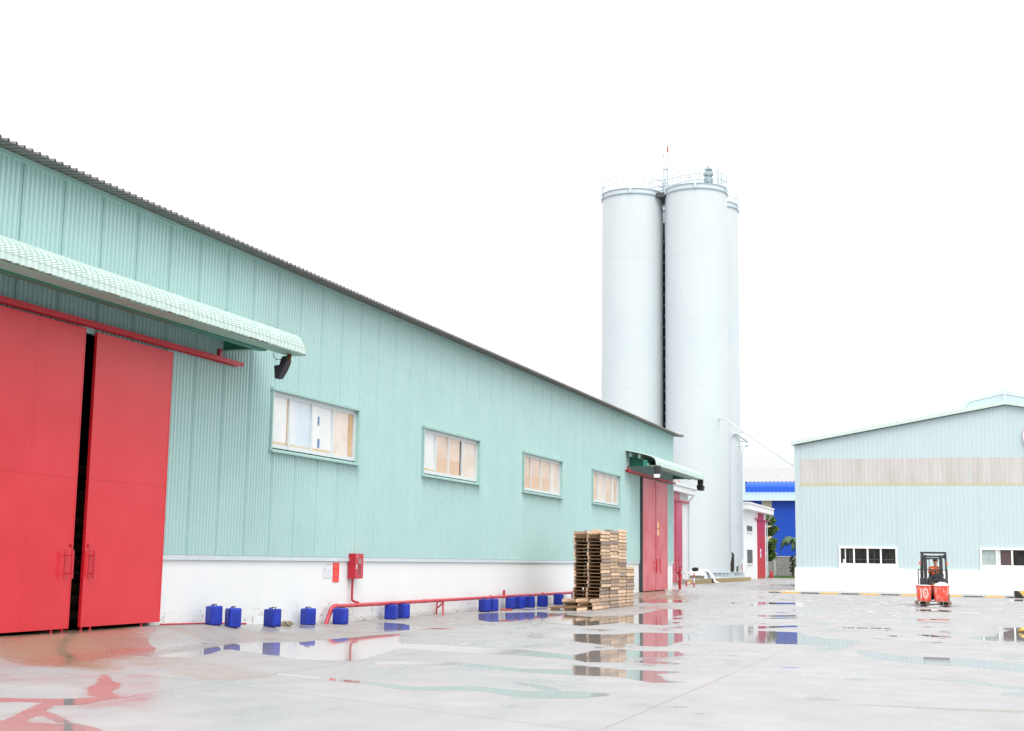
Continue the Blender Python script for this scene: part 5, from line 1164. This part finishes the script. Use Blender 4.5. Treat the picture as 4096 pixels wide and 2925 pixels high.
brush([(13.22,.74),(13.24,.50),(13.23,.33)],.06); brush([(13.41+.085*cos(2*pi*k/14),.53+.19*sin(2*pi*k/14)) for k in range(15)],.05); brush([(13.41,.30),(13.43,.44),(13.40,.60)],.03)
mb.build('brushed_number', M['brush'], t1)
def heap(x, label, hgt, seed):
    n = 18; V = []; F = []; rr = random.Random(seed)
    for j in range(n+1):
        for i in range(n+1):
            u,v = i/n*2-1, j/n*2-1; e = min(1,(1-max(abs(u),abs(v)))*5); z = .835+ e*(.02+hgt*max(0,1-((u-.05)**2+v*v)**.5)**.8 + .055*hgt/.1*abs(mnoise.noise(Vector((u*3.5+seed,v*3.5,0)))) )
            V.append((x+u*.305,58.5+v*.425,z if e > 0 else .81))
    for j in range(n):
        for i in range(n): a = j*(n+1)+i; F.append((a,a+1,a+n+2,a+n+1))
    mb = MB(); mb.add(V,F); o = mb.build('granules', M['salt'], None, org=(x,58.5,.83)); tag(o,label,'granules')
heap(13.34,'level white granules filling the left red tub on the forklift pallet',.015,1); heap(14.01,'high heap of white granules rising from the right red tub on the forklift pallet',.13,4)

# ================================================================ the driver
dv = None
def skin_obj(name, verts, edges, m, parent=None, levels=2, loc=(0,0,0), root=0):
    me = bpy.data.meshes.new(name); me.from_pydata([v[:3] for v in verts],edges,[]); me.materials.append(m)
    o = bpy.data.objects.new(name, me); COL.objects.link(o); o.location = loc
    if parent is not None: o.parent = parent
    md = o.modifiers.new('skin','SKIN'); md.use_smooth_shade = True
    lay = me.skin_vertices[0] if me.skin_vertices else None
    if lay is None:
        bpy.context.view_layer.objects.active = o; bpy.ops.mesh.customdata_skin_add(); lay = me.skin_vertices[0]
    for i,v in enumerate(verts):
        r = v[3]; lay.data[i].radius = r if isinstance(r, tuple) else (r,r)
        lay.data[i].use_root = (i == root)
    s = o.modifiers.new('sub','SUBSURF'); s.levels = levels; s.render_levels = levels
    return o
DX, DY, DZ = X(.06), Yy(.62), 1.16          # hips on the seat
V = []; E = []
def v(x,y,z,r,to=None):
    V.append((x,y,z,r)); 
    if to is not None: E.append((to,len(V)-1))
    return len(V)-1
pel = v(0,.02,0,(.15,.11)); spn = v(0,.0,.16,(.12,.09),pel); chs = v(0,-.02,.31,(.13,.085),spn); nk0 = v(0,-.05,.42,(.062,.058),chs); nk = v(0,-.07,.475,.056,nk0); jaw = v(0,-.098,.55,(.074,.080),nk); hd = v(0,-.092,.62,(.084,.092),jaw); crn = v(0,-.08,.69,(.072,.08),hd)
for s in (-1,1):
    ear = v(s*.094,-.085,.605,(.012,.02),hd)
    sh = v(s*.185,-.04,.40,.062,chs); el = v(s*.25,-.16,.19,.046,sh); wr = v(s*.135,-.41,.31,.031,el); pm = v(s*.12,-.46,.335,(.022,.038),wr)
    for i,(dx,l) in enumerate(((-.028,.060),(-.010,.070),(.009,.066),(.027,.052))):
        f1_ = v(s*.12+dx,-.46-l*.55,.355-.004*i,.0095,pm); f2_ = v(s*.12+dx,-.46-l*.7,.325,.0088,f1_); v(s*.12+dx,-.46-l*.35,.305,.0078,f2_)
    th = v(s*.085,-.455,.345,.0105,pm); v(s*.075,-.485,.325,.009,th)
    hip = v(s*.095,.0,-.01,.088,pel); kn = v(s*.15,-.42,.0,.064,hip); an = v(s*.15,-.50,-.38,.042,kn); v(s*.15,-.60,-.44,(.035,.045),an)
dv = skin_obj('person', V, E, M['skin'], None, 2, (DX,DY,DZ)); dv.scale = (1.07,1.07,1.07); tag(dv,'driver in an orange shirt and dark cap sitting at the wheel of the forklift','person')
V = []; E = []
pel = v(0,.02,.02,(.165,.125)); spn = v(0,.0,.16,(.155,.118),pel); chs = v(0,-.03,.32,(.172,.125),spn); nk0 = v(0,-.055,.43,(.085,.075),chs); v(0,-.06,.462,(.062,.06),nk0)
for s in (-1,1): sh = v(s*.185,-.04,.395,.074,chs); el = v(s*.25,-.16,.19,.060,sh); md_ = v(s*.185,-.30,.255,.050,el); v(s*.15,-.38,.295,.044,md_)
skin_obj('shirt', V, E, M['orange'], dv, 2)
V = []; E = []
pel = v(0,.02,.0,(.165,.12))
for s in (-1,1): hip = v(s*.095,.0,-.01,.098,pel); kn = v(s*.15,-.42,.0,.075,hip); v(s*.15,-.50,-.33,.058,kn)
skin_obj('trousers', V, E, mat('dark_trousers',(.03,.03,.05),.9), dv, 2)
mb = MB(); V_ = []; F_ = []
nU, nV_ = 20, 8
for j in range(nV_+1):
    ph_ = pi/2*j/nV_
    for i in range(nU): a = 2*pi*i/nU; V_.append((.092*cos(a)*cos(ph_)*1.0,-.085+.108*sin(a)*cos(ph_),.668+.098*sin(ph_)))
for j in range(nV_):
    for i in range(nU): F_.append((j*nU+i,j*nU+(i+1)%nU,(j+1)*nU+(i+1)%nU,(j+1)*nU+i))
mb.add(V_,F_); mb.lathe([(.0,-.005),(.0,.0)],(0,0,0),3) if False else None
mb.prism([(-.075,-.165),(-.05,-.235),(0,-.25),(.05,-.235),(.075,-.165)],.672,.682,'z'); mb.build('cap', M['navy'], dv, org=(0,0,0), smooth=50)
mb = MB()
for a_ in range(-12,13): a = R(90+a_*9); mb.tube([(.090*cos(a),-.075+.10*sin(a),.68),(.090*cos(a),-.075+.10*sin(a),.625)],.010,6)
mb.build('hair', M['navy'], dv, org=(0,0,0), smooth=60)
for s in (-1,1):
    mb = MB(); mb.lathe([(.001,-.008),(.006,-.005),(.008,.0),(.006,.01)],(s*.033,-.170,.612),10,'y'); mb.build('eye', M['blackpt'], dv, org=(0,0,0), smooth=60)
    mb = MB(); mb.bar((s*.018,-.176,.634),(s*.048,-.168,.634),.006,.005); mb.build('eyebrow', M['navy'], dv, org=(0,0,0))
mb = MB(); mb.tube([(0,-.172,.622),(0,-.190,.588),(0,-.184,.575)],[.008,.014,.011],8); mb.build('nose', M['skin'], dv, org=(0,0,0), smooth=80)
mb = MB(); mb.tube([(-.026,-.172,.540),(0,-.180,.538),(.026,-.172,.540)],.007,6); mb.build('mouth', mat('lips',(.35,.12,.10),.5), dv, org=(0,0,0), smooth=60)
